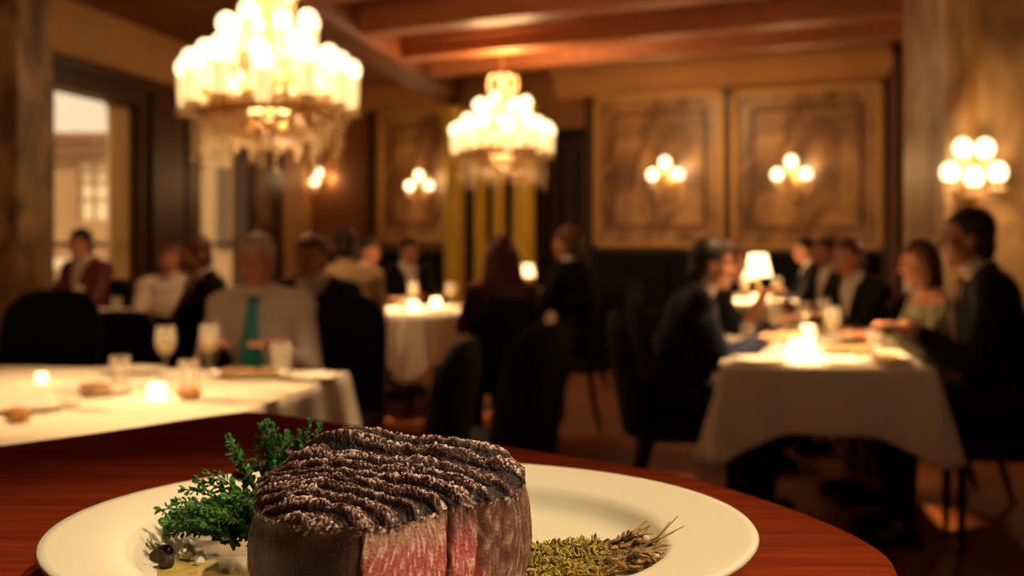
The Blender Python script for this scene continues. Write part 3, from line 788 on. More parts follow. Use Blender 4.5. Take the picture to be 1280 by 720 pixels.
def p_knife():
    r = thing('knife', (0, 0, 0), 0, 'x', 'knife'); m = MB()
    m.box((-.006, -.11, .001), (.006, .0, .006)); m.obj('handle', M['steel'], r, False)
    m = MB(); m.add([(-.008, 0, .001), (.007, 0, .001), (.008, .09, .001), (-.004, .12, .001), (-.008, 0, .003), (.007, 0, .003), (.008, .09, .003), (-.004, .12, .003)], [(3,2,1,0),(4,5,6,7),(0,1,5,4),(1,2,6,5),(2,3,7,6),(3,0,4,7)]); m.obj('blade', M['steel'], r, False)
    return r
def p_bread():
    r = thing('bread_roll', (0, 0, 0), 0, 'x', 'bread'); m = MB(); m.ell((0, 0, .024), (.045, .032, .024)); m.obj('roll', M['bread'], r); return r
def p_dish():
    r = thing('oval_platter', (0, 0, 0), 0, 'x', 'platter'); m = MB()
    m.lathe([(.0, .003), (.1, .003), (.16, .02), (.162, .024), (.1, .008), (0, .008)], 40, Matrix.Diagonal((1, .6, 1, 1))); m.obj('dish', M['tchina'], r)
    m = MB()
    for q in range(6): m.ell((-.09+.036*q, .012*(-1)**q, .022), (.026, .04, .018))
    m.obj('food', M['food'], r); return r
def p_lamp():
    r = thing('table_lamp', (0, 0, 0), 0, 'x', 'lamp'); m = MB()
    m.lathe([(.05, 0), (.05, .01), (.012, .02), (.01, .14), (.006, .15), (.006, .2)], 20); m.obj('base', M['brass'], r)
    m = MB(); m.lathe([(.08, .14), (.05, .27), (.048, .27), (.078, .14)], 28, cap=False); m.obj('lamp_shade', M['shade'], r)
    return r
PR = {}
GR = dict(plate='plates on the tables', food='plates on the tables', wine='wine glasses on the tables', tumbler='water glasses on the tables', candle='lit tea lights', napkin='folded napkins', fork='forks', knife='knives', bread='bread rolls', dish='platters', lamp='small table lamps')
FN = dict(plate=p_plate, food=p_food, wine=p_wine, tumbler=p_tumbler, candle=p_candle, napkin=p_napkin, fork=p_fork, knife=p_knife, bread=p_bread, dish=p_dish, lamp=p_lamp)
NM = dict(plate='empty white plate', food='white plate of food', wine='glass of white wine', tumbler='water glass', candle='lit tea light in a glass', napkin='folded napkin', fork='fork', knife='knife', bread='bread roll', dish='oval platter of food', lamp='small lit shaded lamp')
def put(T, kind, x, y, where, rz=0, sc=1., light=0):
    if kind not in PR: PR[kind] = (FN[kind](), [False])
    p = T @ Vector((x, y, 0)); base = T.to_euler().z
    o = place(PR[kind][0], PR[kind][1], p, base+rz, NM[kind]+' '+where, GR[kind], sc)
    if light:
        point(p+Vector((0, 0, .13 if kind == 'candle' else .20)), light, .03)
def point(p, e, r, col=(1, .58, .24)):
    l = bpy.data.lights.new('lamp_light', 'POINT'); l.energy = e; l.color = col; l.shadow_soft_size = r
    o = bpy.data.objects.new('lamp_light', l); o.location = p; COL.objects.link(o); return o
# right table (local y from -1.45 near to 1.45 far)
t = 'on the long right table, '
put(TT4, 'plate', -.27, -1.22, t+'at its near left corner')
put(TT4, 'food', .27, -1.15, t+'at its near right corner')
put(TT4, 'food', -.24, -.5, t+'before the man in navy'); put(TT4, 'food', .26, -.15, t+'before the woman in the dress')
put(TT4, 'candle', -.08, -.86, t+'nearest the front', light=1.6); put(TT4, 'candle', -.03, -.70, t+'second from the front', light=1.2); put(TT4, 'candle', .05, .2, t+'in the middle', light=.6)
put(TT4, 'wine', .12, -.42, t+'nearer to the woman'); put(TT4, 'wine', -.14, -.12, t+'near the middle on the left'); put(TT4, 'wine', .02, .06, t+'beside the middle candle'); put(TT4, 'wine', .16, .5, t+'near the white shirted man')
put(TT4, 'tumbler', .0, -.4, t+'behind the front candles'); put(TT4, 'tumbler', -.28, -.16, t+'at the left edge'); put(TT4, 'tumbler', .3, -.55, t+'at the right edge'); put(TT4, 'tumbler', -.05, .62, t+'towards its far end')
put(TT4, 'dish', .06, .38, t+'across its middle'); put(TT4, 'dish', .16, -.72, t+'right of the front candles', .2)
put(TT4, 'bread', .2, -.9, t+'between platter and near plate'); put(TT4, 'napkin', .1, -1.25, t+'at the middle of its near edge', .3)
put(TT4, 'knife', .08, -1.05, t+'lying behind the front napkin', .1); put(TT4, 'fork', -.1, -1.2, t+'beside the near left plate')
put(TT4, 'plate', -.26, .55, t+'in front of the hidden person'); put(TT4, 'food', .26, .95, t+'at the far end right side'); put(TT4, 'wine', -.1, 1.1, t+'at the far end')
t = 'on the far right table, '
put(TT5, 'lamp', -.33, -.78, t+'at its near left corner', sc=1., light=1.5); put(TT5, 'candle', -.02, -.75, t+'nearest its front', light=2.2); put(TT5, 'candle', .1, -.1, t+'in the middle', light=2.0)
put(TT5, 'lamp', .02, -.28, t+'in its centre, largest', sc=1.5, light=3); put(TT5, 'wine', -.1, -.5, t+'behind the front candle'); put(TT5, 'wine', .18, -.4, t+'right of the front candle'); put(TT5, 'plate', .2, -.85, t+'at its near right corner'); put(TT5, 'lamp', -.05, .6, t+'at its far end', sc=1.1, light=1.5)
put(TT5, 'food', .25, .2, t+'in front of the dark haired man')
# left table local x -1.1..1.1, y -1.05..1.05
Ti = TT1.inverted()
def q1(px, py):
    D = (ZC-.755)*F/(py-300); return Ti @ Vector((gx(px, D), D, .755))
t = 'on the large left table, '
def pl(kind, px, py, where, rz=0, sc=1., light=0):
    p = q1(px, py); put(TT1, kind, p.x, p.y, t+where, rz, sc, light)
pl('candle', 196, 499, 'glowing in its middle', sc=.75, light=1.3)
pl('candle', 52, 478, 'small, before the empty chair', sc=.5, light=.4)
pl('dish', 312, 473, 'in front of the grey haired man', .1); pl('plate', 388, 474, 'at its far right corner')
pl('napkin', 300, 500, 'lying at the near right, beside the knife', .0, 1.2); pl('knife', 345, 492, 'along the near right napkin', 1.4); pl('fork', 268, 503, 'left of the near right napkin', 1.2)
pl('wine', 207, 474, 'left of the pair behind the candle'); pl('wine', 262, 470, 'right of the pair behind the candle'); pl('tumbler', 352, 466, 'right of the grey haired man\'s tie', sc=1.2); pl('tumbler', 236, 486, 'short one right of the candle'); pl('tumbler', 150, 480, 'left of the candle')
pl('food', 118, 492, 'left of the candle'); pl('plate', 30, 512, 'at the left edge of the picture'); pl('knife', 60, 505, 'dark, at the left of the near side', 1.5); pl('bread', 22, 528, 'at the left edge near the front'); pl('napkin', 60, 500, 'left, beyond the left knife', .2); pl('plate', 165, 466, 'at the far side before the empty chair')
pl('fork', 100, 512, 'near the front left', 1.3); pl('bread', 236, 500, 'right of the candle')
t = 'on the centre table, '
put(TT3, 'candle', -.18, -.1, t+'nearer one', light=2.2); put(TT3, 'candle', .2, .15, t+'farther one', light=1.6); put(TT3, 'wine', -.05, .1, t+'between the candles'); put(TT3, 'wine', .1, -.2, t+'near the front corner'); put(TT3, 'wine', -.3, .2, t+'at the left'); put(TT3, 'food', .3, -.1, t+'at the right'); put(TT3, 'plate', -.1, -.33, t+'at the front edge'); put(TT3, 'tumbler', -.28, -.12, t+'at the left corner')
t = 'on the table near the gold columns '
put(TT3b, 'lamp', .12, .1, t+'standing upright', light=2.0); put(TT3b, 'candle', -.3, .1, t+'at the left', light=1.5); put(TT3b, 'plate', .2, -.25, t+'at the right front'); put(TT3b, 'wine', -.1, -.2, t+'at the front')
t = 'on the window table, '
put(TT2, 'wine', -.1, -.1, t+'at the left'); put(TT2, 'tumbler', .1, .1, t+'at the right'); put(TT2, 'plate', .15, -.22, t+'at its near side'); put(TT2, 'candle', -.25, .1, t+'at the far left', light=.8)

# ------------------------------------------------------------------ chandeliers and wall lamps
def lampshape(m, x, y, z, s=1.):    # frosted glass globe on top of its glass
    m.lathe([(.018*s, z), (.045*s, z+.015*s), (.060*s, z+.045*s), (.061*s, z+.075*s), (.046*s, z+.110*s), (.02*s, z+.128*s), (0, z+.131*s)], 16, Tloc(x, y))
def drop_crystal(m, x, y, z, s):
    m.lathe([(0, -s*1.6), (s*.75, -s*.6), (s*.6, 0), (0, s*.7)], 6, Tloc(x, y, z))
def chandelier(x, y, z, label):
    r = thing('chandelier', (x, y, z), 0, label, 'chandelier', 'crystal chandeliers')
    m = MB(); m.lathe([(0, -.12), (.03, -.10), (.05, -.04), (.03, .0), (.06, .05), (.035, .12), (.04, .3), (.07, .34), (.03, .4), (.025, .66), (.05, .7), (.02, .76), (.012, .8)], 20); m.obj('stem', M['brass'], r)
    top = CEIL-z
    m = MB(); m.tube([(0, 0, .78), (0, 0, top-.05)], .009, 8); m.obj('rod', M['brass'], r)
    m = MB(); m.lathe([(.02, top-.09), (.07, top-.06), (.08, top-.004)], 20); m.obj('ceiling_rose', M['brass'], r)
    tiers = [(.49, .055, 12, 1.0), (.37, .135, 9, .95), (.26, .315, 8, .95)]
    for (R_, z0_, n_, s) in tiers:
        for k in range(n_):
            zz = z0_+.03*math.sin(k*2.4+R_*9)
            a = 2*PI*(k+.3)/n_+R_; ca, sa = math.cos(a), math.sin(a)
            pts = [(ca*R_*u, sa*R_*u, zz-.10-.07*math.sin(u*PI)+.09*u*u) for u in (0.05, .2, .4, .6, .8, .93, 1)]
            m = MB(); m.tube(pts, [.012, .011, .010, .009, .009, .009, .010], 6); arm = m.obj('arm', M['brass'], r)
            X, Y = ca*R_, sa*R_
            m = MB(); m.lathe([(.01, zz-.035), (.055*s, zz-.005), (.06*s, zz+.004), (.02, zz)], 14, Tloc(X, Y)); m.obj('drip_pan', M['crystal'], arm)
            m = MB(); m.lathe([(.040, zz+.01), (.046, zz+.06), (.050, zz+.19)], 14, Tloc(X, Y)); m.obj('glass_cylinder', M['sleeve'], arm)
            m = MB(); lampshape(m, X, Y, zz+.175, s); m.obj('lamp_globe', M['lamp'], arm)
            m = MB()
            for q in range(4): drop_crystal(m, X+.05*math.cos(q*PI/2+a), Y+.05*math.sin(q*PI/2+a), zz-.035, .013)
            m.tube([(X+.05*math.cos(q*PI/4+a), Y+.05*math.sin(q*PI/4+a), zz-.030) for q in range(9)], .003, 5)
            m.obj('crystal_cluster', M['crystal'], arm)
    # crystal bowls and garlands
    m = MB(); m.lathe([(.44, .0), (.455, .01), (.45, .03), (.435, .03), (.43, .01)], 40); m.obj('rim_ring', M['brass'], r)
    n_ = 34
    for k in range(n_):
        a = 2*PI*k/n_; m = MB(); L_ = 4+(k*7) % 4; rr_ = .445-.03*(k % 3)
        for j in range(L_): drop_crystal(m, rr_*math.cos(a), rr_*math.sin(a), -.02-.047*j, .016+.004*((k+j) % 2))
        m.tube([(rr_*math.cos(a), rr_*math.sin(a), .02), (rr_*math.cos(a), rr_*math.sin(a), -.02-.047*L_)], .002, 5)
        m.obj('crystal_strand', M['crystal'], r)
    for k in range(22):
        a = 2*PI*(k+.4)/22; m = MB(); L_ = 4+(k*5) % 3; rr_ = .35-.04*(k % 2)
        for j in range(L_): drop_crystal(m, rr_*math.cos(a), rr_*math.sin(a), .02-.05*j, .021)
        m.tube([(rr_*math.cos(a), rr_*math.sin(a), .05), (rr_*math.cos(a), rr_*math.sin(a), .02-.05*L_)], .002, 5)
        m.obj('crystal_strand', M['crystal'], r)
    n_ = 18
    for k in range(n_):
        a = 2*PI*(k+.5)/n_; m = MB()
        pp = [((.34*(1-j/7)+.06)*math.cos(a), (.34*(1-j/7)+.06)*math.sin(a), -.05-.13*math.sin(j/7*PI/2)) for j in range(8)]
        for p_ in pp: drop_crystal(m, *p_, .017)
        m.tube(pp, .002, 5)
        m.obj('crystal_strand', M['crystal'], r)
    m = MB(); m.lathe([(.0, -.06), (.12, -.03), (.26, .04), (.32, .10), (.31, .10), (.25, .05), (.11, -.015), (0, -.045)], 32); m.obj('crystal_bowl', M['crystal'], r)
    # crown of scrolls on top
    for k in range(7):
        a = 2*PI*k/7; ca, sa = math.cos(a), math.sin(a); m = MB()
        m.tube([(ca*q, sa*q, h) for q, h in ((.02, .62), (.10, .66), (.16, .74), (.15, .82), (.09, .84), (.07, .80))], [.012]*5+[.006], 6)
        for j in range(3): drop_crystal(m, ca*(.16-.01*j), sa*(.16-.01*j), .70-.05*j, .016)
        m.tube([(ca*.16, sa*.16, .74), (ca*.14, sa*.14, .59)], .002, 5)
        m.obj('crown_scroll', M['crystal'], r)
    for k in range(16):
        a = 2*PI*k/16; m = MB()
        pp = [((.05+.38*(j/8)**1.5)*math.cos(a), (.05+.38*(j/8)**1.5)*math.sin(a), .62-.57*(j/8)**.75) for j in range(9)]
        for p_ in pp: drop_crystal(m, *p_, .015)
        m.tube(pp, .002, 5)
        m.obj('crystal_garland', M['crystal'], r)
    return r
C1 = Vector((gx(336, 7.6), 7.6, 2.03)); chandelier(C1.x, C1.y, C1.z, 'large crystal chandelier with many glowing globes, nearest, upper left')
C2 = Vector((gx(628, 13.0), 13.0, 2.13)); c2 = chandelier(C2.x, C2.y, C2.z, 'farther crystal chandelier over the gold columns')
C3 = Vector((1.0, 2.0, 2.13)); c3 = copy_tree(c2); c3.location = C3; c3['label'] = 'added unseen copy of the crystal chandelier, lighting the near tables from above'  # third chandelier, out of view, added to light near tables and guests
point(C3+Vector((0, 0, .1)), 55, .35, (1, .66, .36))  # fill light of the added chandelier
def sconce(p, nx, ny, label, sc=1., n_=3):
    r = thing('wall_lamp', p, math.atan2(ny, nx), label, 'wall lamp', 'wall lamps with glowing globes', sc)   # +x out of the wall
    m = MB(); m.lathe([(.03, -.2), (.05, -.1), (.06, 0), (.05, .1), (.02, .2), (0, .24)], 16, Matrix.Diagonal((.35, 1, 1, 1)) @ Matrix.Identity(4)); m.obj('backplate', M['brass'], r)
    pos = [(-.15, -.02), (0, -.05), (.15, -.02), (-.07, .13), (.07, .13)] if n_ == 5 else [(-.15, -.03), (.15, -.03), (0, .10)]
    for yy, zz in pos:
        m = MB(); m.tube([(.0, 0, -.05), (.07, yy*.4, -.12), (.13, yy*.9, -.08+zz*.5), (.14, yy, zz)], .008, 6); arm = m.obj('arm', M['brass'], r)
        m = MB(); m.lathe([(.01, zz-.01), (.05, zz+.01), (.052, zz+.016), (.01, zz+.012)], 14, Tloc(.14, yy)); m.obj('drip_pan', M['crystal'], arm)
        m = MB(); lampshape(m, .14, yy, zz+.01, .95); m.obj('lamp_globe', M['lamp'], arm)
        m = MB()
        for q in range(5): drop_crystal(m, .14+.045*math.cos(q*1.2566), yy+.045*math.sin(q*1.2566), zz-.03, .014)
        m.tube([(.14+.045*math.cos(q*.6283), yy+.045*math.sin(q*.6283), zz-.025) for q in range(11)], .003, 5)
        m.obj('crystal_cluster', M['crystal'], arm)
    return r
def bsconce(px, py, label, e=9, sc=1., off=.09, n_=3):
    p = TB @ Vector((sB(px), -off, zB(px, py))); nrm = Vector((BD.y, -BD.x, 0)); 
    sconce(p, nrm.x, nrm.y, label, sc, n_)
    point(p+nrm*.32+Vector((0, 0, .12)), e, .12)
bsconce(842, 224, 'wall lamp with glowing globes on the left large wall panel', 14, 1.15)
bsconce(998, 224, 'wall lamp with glowing globes on the right large wall panel', 14, 1.15)
bsconce(537, 237, 'wall lamp on the narrow wall panel left of the far chandelier', 10, 1.1)
p = Vector((gx(1213, 8.3), 8.385, at(0, 226, 8.3).z)); sconce(p, 0, -1, 'bright wall lamp on the marble pier at the right', 1.05, 5); point(p+Vector((0, -.42, .08)), 16, .1)
p = TL @ Vector((.01, tL(384), 0)); p.z = ZC+(300-232)/F*p.y; sconce(p, PV.x, PV.y, 'small wall lamp on the left wall below the large chandelier', 1.1); point(p+PV*.35+Vector((0, 0, .1)), 8, .1)

# ------------------------------------------------------------------ unseen ceiling lights added to brighten the tables (fixture plus spot)
def spot(p, tgt, e, size, blend, r, col=(1, .62, .30)):
    l = bpy.data.lights.new('spot', 'SPOT'); l.energy = e; l.color = col; l.spot_size = math.radians(size); l.spot_blend = blend; l.shadow_soft_size = r
    o = bpy.data.objects.new('spot', l); o.location = p; o.rotation_euler = (Vector(tgt)-Vector(p)).to_track_quat('-Z', 'Y').to_euler(); COL.objects.link(o)
    return o
def added_downlight(x, y, tgt, e, size, label, blend=.8, r=.05, col=(1, .62, .30)):  # invented ceiling fixture carrying a spot that brightens its target
    t = thing('added_downlight', (x, y, CEIL), 0, label, 'ceiling light', 'added unseen ceiling lights')
    m = MB(); m.lathe([(.075, -.001), (.075, -.012), (.055, -.014), (.05, -.002)], 24, cap=False); m.obj('trim_ring', M['brass'], t)
    m = MB(); m.lathe([(0, -.006), (.05, -.006), (.05, -.001), (0, -.001)], 24); m.obj('lens', M['added_downlight'], t)
    spot((x, y, CEIL-.03), tgt, e, size, blend, r, col)
c = TT4 @ Vector((-.03, -.8, 0)); added_downlight(c.x, c.y-.2, c, 1400, 27, 'added unseen ceiling light above the near end of the right table')
c = TT4 @ Vector((.0, .4, 0)); added_downlight(c.x, c.y, c, 260, 30, 'added unseen ceiling light above the middle of the right table')
c = TT5 @ Vector((0, -.4, 0)); added_downlight(c.x, c.y, c, 1500, 26, 'added unseen ceiling light above the far right table')
c = Vector((gx(215, 4.3), 4.3, .75)); added_downlight(c.x+.2, c.y-.5, c, 430, 54, 'added unseen ceiling light above the large left table')
c = TT3 @ Vector((-.1, -.05, 0)); added_downlight(c.x, c.y-.2, c, 1100, 30, 'added unseen ceiling light above the centre table')
c = TT3b @ Vector((0, 0, 0)); added_downlight(c.x, c.y-.3, c, 1000, 28, 'added unseen ceiling light above the small table by the gold columns')

point(C1+Vector((0, 0, .75)), 90, .3); point(C1+Vector((0, 0, -.02)), 75, .16)
point(C2+Vector((0, 0, .85)), 80, .3); point(C2+Vector((0, 0, -.02)), 60, .16)

# ------------------------------------------------------------------ foreground table
H_T = .168; ZT = ZC-H_T
def onT(px, py, h=H_T):
    D = h*F/(py-300); return (gx(px, D), D)
ol = [onT(*q) for q in ((0, 556), (120, 540), (230, 523.5), (285, 516), (318, 514), (370, 519.5), (440, 530), (520, 539), (600, 550), (650, 559), (720, 570), (800, 583), (870, 597), (940, 617), (1000, 637), (1060, 661), (1100, 683), (1121, 704), (1128, 730))]
ol += [(.176, .53), (.145, .43), (.07, .34), (-.05, .28), (-.25, .25), (-.45, .29), (-.62, .42), (-.68, .60), (-.62, .77), (-.50, .93)]
def smooth_loop(p, k=10):
    out = []; n_ = len(p)
    for i in range(n_):
        a, b, c_, d = (Vector((*p[(i+j) % n_], 0)) for j in (-1, 0, 1, 2))
        for j in range(k):
            t_ = j/k
            out.append(.5*((2*b)+(c_-a)*t_+(2*a-5*b+4*c_-d)*t_*t_+(3*b-a-3*c_+d)*t_**3))
    return out
ol = smooth_loop(ol)
FT = thing('tall_pedestal_table', (-.22, .62, 0), 0, 'polished reddish brown wooden table carrying the steak plate, nearest', 'table')
m = MB(); N = len(ol); cen = Vector((-.22, .62, 0)); vs = []; fs = []
prof = [(-.012, -.034), (-.003, -.030), (0, -.022), (0, -.006), (-.0015, -.0018), (-.005, 0)]
for o_, z in prof:
    for i in range(N):
        a, b = ol[i-1], ol[(i+1) % N]; t_ = (b-a).normalized(); nr = Vector((t_.y, -t_.x, 0))
        if nr.dot(ol[i]-cen) < 0: nr = -nr
        q = ol[i]+nr*o_-cen; vs.append((q.x, q.y, ZT+z))
for j in range(len(prof)-1):
    for i in range(N):
        i2 = (i+1) % N; fs.append((j*N+i2, j*N+i, (j+1)*N+i, (j+1)*N+i2))
fs.append(tuple(range(N))); fs.append(tuple((len(prof)-1)*N+i for i in range(N-1, -1, -1)))
m.add(vs, fs); m.obj('tabletop', M['tabletop'], FT)
m = MB(); m.lathe([(.05, .05), (.045, .12), (.03, .3), (.04, .62), (.028, .7), (.045, .98), (.09, ZT-.0345)], 28); m.obj('column', M['darkwood'], FT)
m = MB(); m.lathe([(.24, 0), (.24, .02), (.1, .045), (.05, .06)], 40); m.obj('base', M['darkwood'], FT)

# plate
PC = Vector((-.0545, .648, ZT)); R_ = .17
PL = thing('serving_plate', PC, 0, 'large cream white plate with a wide rim under the steak', 'plate')
m = MB()
prof = [(0, .002), (.085, .002), (.088, .0), (.096, .0), (.100, .003), (.128, .0085), (.150, .0130), (.166, .0180), (.1695, .0203), (.1708, .0222), (.1697, .0238), (.166, .0234), (.150, .0210), (.1345, .0193), (.1305, .0180), (.1275, .0145), (.1245, .0100), (.120, .0070), (.112, .0058), (.09, .0055), (0, .0055)]
m.lathe([(a*1.042, b) for a, b in prof], 160); o = m.obj('dish', M['china'], PL, True, False)
WZ = ZT+.0055

# steak
SCN = Vector((-.057, .581, WZ))
def superR(a, A=.0645, B=.0600, n_=2.6):
    c_, s_ = abs(math.cos(a)), abs(math.sin(a))
    return 1/(((c_/A)**n_+(s_/B)**n_)**(1/n_))
def nz(x, y, z, f, s=0): return noise.noise(Vector((x*f+s, y*f, z*f)))
def sm(a, b, x): t_ = min(1, max(0, (x-a)/(b-a))); return t_*t_*(3-2*t_)
def mix(a, b, t_): return tuple(p+(q-p)*t_ for p, q in zip(a, b))
def Htop(x, y):
    h = .0485+(y+.058)*.125
    h += .0095*math.exp(-(((x+.026)/.024)**2+((y-.050)/.013)**2))       # raised flap at the far left
    h -= .0030*math.exp(-(((x+.030)/.03)**2+((y-.030)/.008)**2))
    h += .0035*math.exp(-(((x-.028)/.026)**2+((y-.036)/.02)**2))
    h += .0035*sm(.005, .04, x)*sm(-.01, -.05, y)
    h -= .006*sm(.030, .062, -x)*sm(.06, -.03, y)
    h += .0022*nz(x, y, 0, 32, 3)
    return h
NT, NS, NR = 860, 130, 190
vs = []; cols = []
def outline(a):
    w_ = sm(.2, -.4, math.sin(a)); r = superR(a, n_=2.6-.5*w_)*(1+.02*math.sin(3*a+1)+.010*math.sin(5*a))
    ad = math.degrees(a); r *= 1-.135*math.exp(-((ad-311)/27)**2)+.02*math.exp(-((ad-255)/20)**2)-.03*math.exp(-((ad-215)/16)**2)
    return r
def side_stuff(a, v, x):
    """displacement, colour for the side"""
    adeg = math.degrees(a) % 360
    # angles in plan: 270 is the face towards the viewer, 360 the right hand end
    t_ = a*.06+.006*(v-.5)*math.sin(a*5)+.0015*nz(a*.06, v*.05, 0, 90, 8)
    d = 0; fib = nz(t_, v*.009, 0, 800, 5); fib2 = nz(t_, v*.020, 0, 380, 9); gr = nz(a*.06, v*.05, 0, 800, 1); wav = nz(a*.06, v*.03, 0, 60, 2)
    def groove(c_, w_, dp): return -dp*math.exp(-((adeg-c_-6*(v-.5)*(1 if c_ > 300 else 0))/w_)**2)
    cut = sm(264, 266.5, adeg+2.5*fib2)*sm(303.5, 302, adeg)
    cut2 = sm(305, 306.5, adeg+5*(v-.6))*sm(325, 319, adeg+7*(v-.6)+3*fib2)
    d += groove(264, 1.6, .0022)*sm(0, .3, 1.1-v) + groove(304, 1.1, .0065) + groove(322, 1.8, .004)+groove(335, 2.2, .0035)+groove(349, 2.6, .003)+groove(8, 3, .0025)+groove(24, 3, .002)
    d += .0012*math.sin((v-.45)*3)*math.exp(-((adeg-235)/22)**2)
    tan = (.40, .23, .14); pink = (.44, .10, .09); rose = (.58, .24, .20); dk = (.018, .006, .005); br = (.25, .125, .075)
    dkc = mix(dk, (.050, .017, .011), sm(-.2, .5, wav+.4*gr)); dkc = mix(dkc, (.26, .13, .085), sm(.1, .55, fib+.5*gr)*.55*max(sm(218, 200, adeg), .8*sm(.86, 1, v), .5*sm(.22, 0, v), .35*sm(255, 263, adeg)))
    up = sm(.60, .97, v+.10*fib2+.05*wav)
    pk = mix(pink, rose, sm(-.1, .35, fib+.3*gr)); pk = mix(pk, (.80, .50, .40), sm(.22, .5, fib+.3*gr)*.8)
    cc = mix(pk, mix(tan, (.58, .38, .25), sm(0, .4, fib)), up)
    brc = mix((.13, .055, .035), br, sm(-.3, .3, fib)); brc = mix(brc, (.40, .25, .165), sm(.22, .55, fib+.3*gr)*.8)
    col = mix(dkc, brc, sm(296, 303, adeg) if adeg > 180 else sm(120, 60, adeg))
    # pink centre of the second slice
    col = mix(col, mix(brc, pk, sm(.92, .62, v+.1*fib2)), cut2)
    col = mix(col, cc, cut)
    fr = max(cut, cut2, sm(296, 303, adeg) if adeg > 180 else .6)
    d += (.00055*fib+.00045*fib2)*(.25+.75*fr)+.0004*gr*fr+.0008*wav+.00025*nz(a*.06, v*.05, 0, 1500, 1)
    d += .0012*cut*math.sin(v*3)
    return d, col
def ridge(x, y):
    mslope = .50-6.5*y
    w_ = y+x*mslope+.0045*nz(x, y, 0, 38, 7)+.0022*nz(x, y, 0, 130, 17)+.0008*nz(x, y, 0, 420, 19)
    ph = (w_/.0138) % 1.0; cell = math.floor(w_/.0138)
    amp = .75+.45*nz(x, cell*.01, 0, 45, 21)
    rg = (math.sin(PI*(ph-.30)/.70)**.7 if ph > .30 else 0)*amp
    rg *= 1-.35*(.5+.5*math.sin(w_/.0138*2*PI*3+3*nz(x, y, 0, 60, 9)))
    return max(0, min(1, rg))
def top_col(x, y, rg, g1, g2):
    c_ = mix((.004, .0015, .001), (.055, .016, .010), rg*1.0+.15*g2)  # char in the valleys, blackened further as painted shade between ridges
    c_ = mix(c_, (.26, .12, .08), sm(-.05, .38, g1+.3*g2)*sm(.25, .8, rg))
    c_ = mix(c_, (.85, .64, .50), sm(.06, .34, g1)*sm(.34, .75, rg))  # pale grains on the crests, brightened to paint in glints of light
    return c_
edge_d = [side_stuff(2*PI*i/NT, 1.0, 0)[0]+.0009*nz(outline(2*PI*i/NT)*math.cos(2*PI*i/NT), outline(2*PI*i/NT)*math.sin(2*PI*i/NT), .05, 620) for i in range(NT)]
for j in range(NS):
    v = j/NS
    for i in range(NT):
        a = 2*PI*i/NT; r = outline(a); ca, sa = math.cos(a), math.sin(a)
        b = .90+.105*math.sin(PI*(.08+.80*v))
        b += (.965-b)*sm(.72, 1, v)
        d, col = side_stuff(a, v, r*ca)
        rr_ = r*b+d
        ht = Htop(r*.965*ca, r*.965*sa)-.0047
        x, y, z = rr_*ca, rr_*sa, ht*v
        tc_ = sm(.90, 1.0, v+.05*nz(x, y, z, 300)+.04*nz(x, y, z, 90)); g1 = nz(x, y, z, 620); g2 = nz(x, y, z, 200)
        adeg = math.degrees(a)
        if tc_ > 0:
            col = mix(col, top_col(x, y, .55+.4*g2, g1, .5), tc_)
            rr_ += tc_*(.0009*g1+.001*g2)*(1-sm(.9, 1, v)); x, y = rr_*ca, rr_*sa
        vs.append((x, y, z+.0003)); cols.append(col)
for j in range(NR+1):
    q = 1-j/(NR+.5)
    for i in range(NT):
        a = 2*PI*i/NT; r = outline(a); ca, sa = math.cos(a), math.sin(a)
        rr_ = r*.965*q*(1-.0*q); x, y = rr_*ca, rr_*sa
        rg = ridge(x, y); zr = rg*.0048; g1 = nz(x, y, zr, 820, 11); g2 = nz(x, y, zr, 230, 4); g3 = nz(x, y, zr, 1500, 2)
        e_ = sm(0, .05, 1-q)
        if q > .8:
            dd = edge_d[i]*sm(.8, 1, q); x += dd*ca; y += dd*sa
        z = Htop(x, y)-.0015*(1-e_)+e_*(.0044*(rg-.5)+(.0011*g1+.0018*g2+.0005*g3)*(.35+.65*rg))
        z -= .0032*sm(.80, 1.0, q)**1.5
        vs.append((x, y, z)); cols.append(top_col(x, y, rg, g1+.25*g3, .5+.5*g2))
rows = NS+NR+1
vs = np.array(vs); cols = np.array(cols)
fs = []
for j in range(rows-1):
    o_ = j*NT
    for i in range(NT):
        i2 = i+1 if i < NT-1 else 0
        fs.append((o_+i, o_+i2, o_+NT+i2, o_+NT+i))
fs.append(tuple(range(NT-1, -1, -1))); fs.append(tuple((rows-1)*NT+i for i in range(NT)))
me = bpy.data.meshes.new('steak'); me.from_pydata(vs.tolist(), [], fs); me.shade_smooth()
ca_ = me.color_attributes.new('meat', 'FLOAT_COLOR', 'POINT'); buf = np.ones((len(vs), 4), np.float32); buf[:, :3] = cols; ca_.data.foreach_set('color', buf.ravel())
mm, n_, l_, b_ = nt('grilled_beef')
at_ = n_.new('ShaderNodeAttribute'); at_.attribute_name = 'meat'; tcn = n_.new('ShaderNodeTexCoord')
nn = n_.new('ShaderNodeTexNoise'); nn.inputs['Scale'].default_value = 900; nn.inputs['Detail'].default_value = 3; l_.new(tcn.outputs['Object'], nn.inputs['Vector'])
mr = n_.new('ShaderNodeMapRange'); mr.inputs['To Min'].default_value = .45; mr.inputs['To Max'].default_value = 1.55; l_.new(nn.outputs['Fac'], mr.inputs['Value'])
vm = n_.new('ShaderNodeVectorMath'); vm.operation = 'SCALE'; l_.new(at_.outputs['Color'], vm.inputs[0]); l_.new(mr.outputs[0], vm.inputs['Scale']); l_.new(vm.outputs[0], b_.inputs['Base Color'])
b_.inputs['Roughness'].default_value = .5; b_.inputs['Specular IOR Level'].default_value = .2
bp = n_.new('ShaderNodeBump'); bp.inputs['Strength'].default_value = .5; bp.inputs['Distance'].default_value = .0006; l_.new(nn.outputs['Fac'], bp.inputs['Height']); l_.new(bp.outputs[0], b_.inputs['Normal'])
me.materials.append(mm)
so = bpy.data.objects.new('steak', me); COL.objects.link(so); so.location = SCN
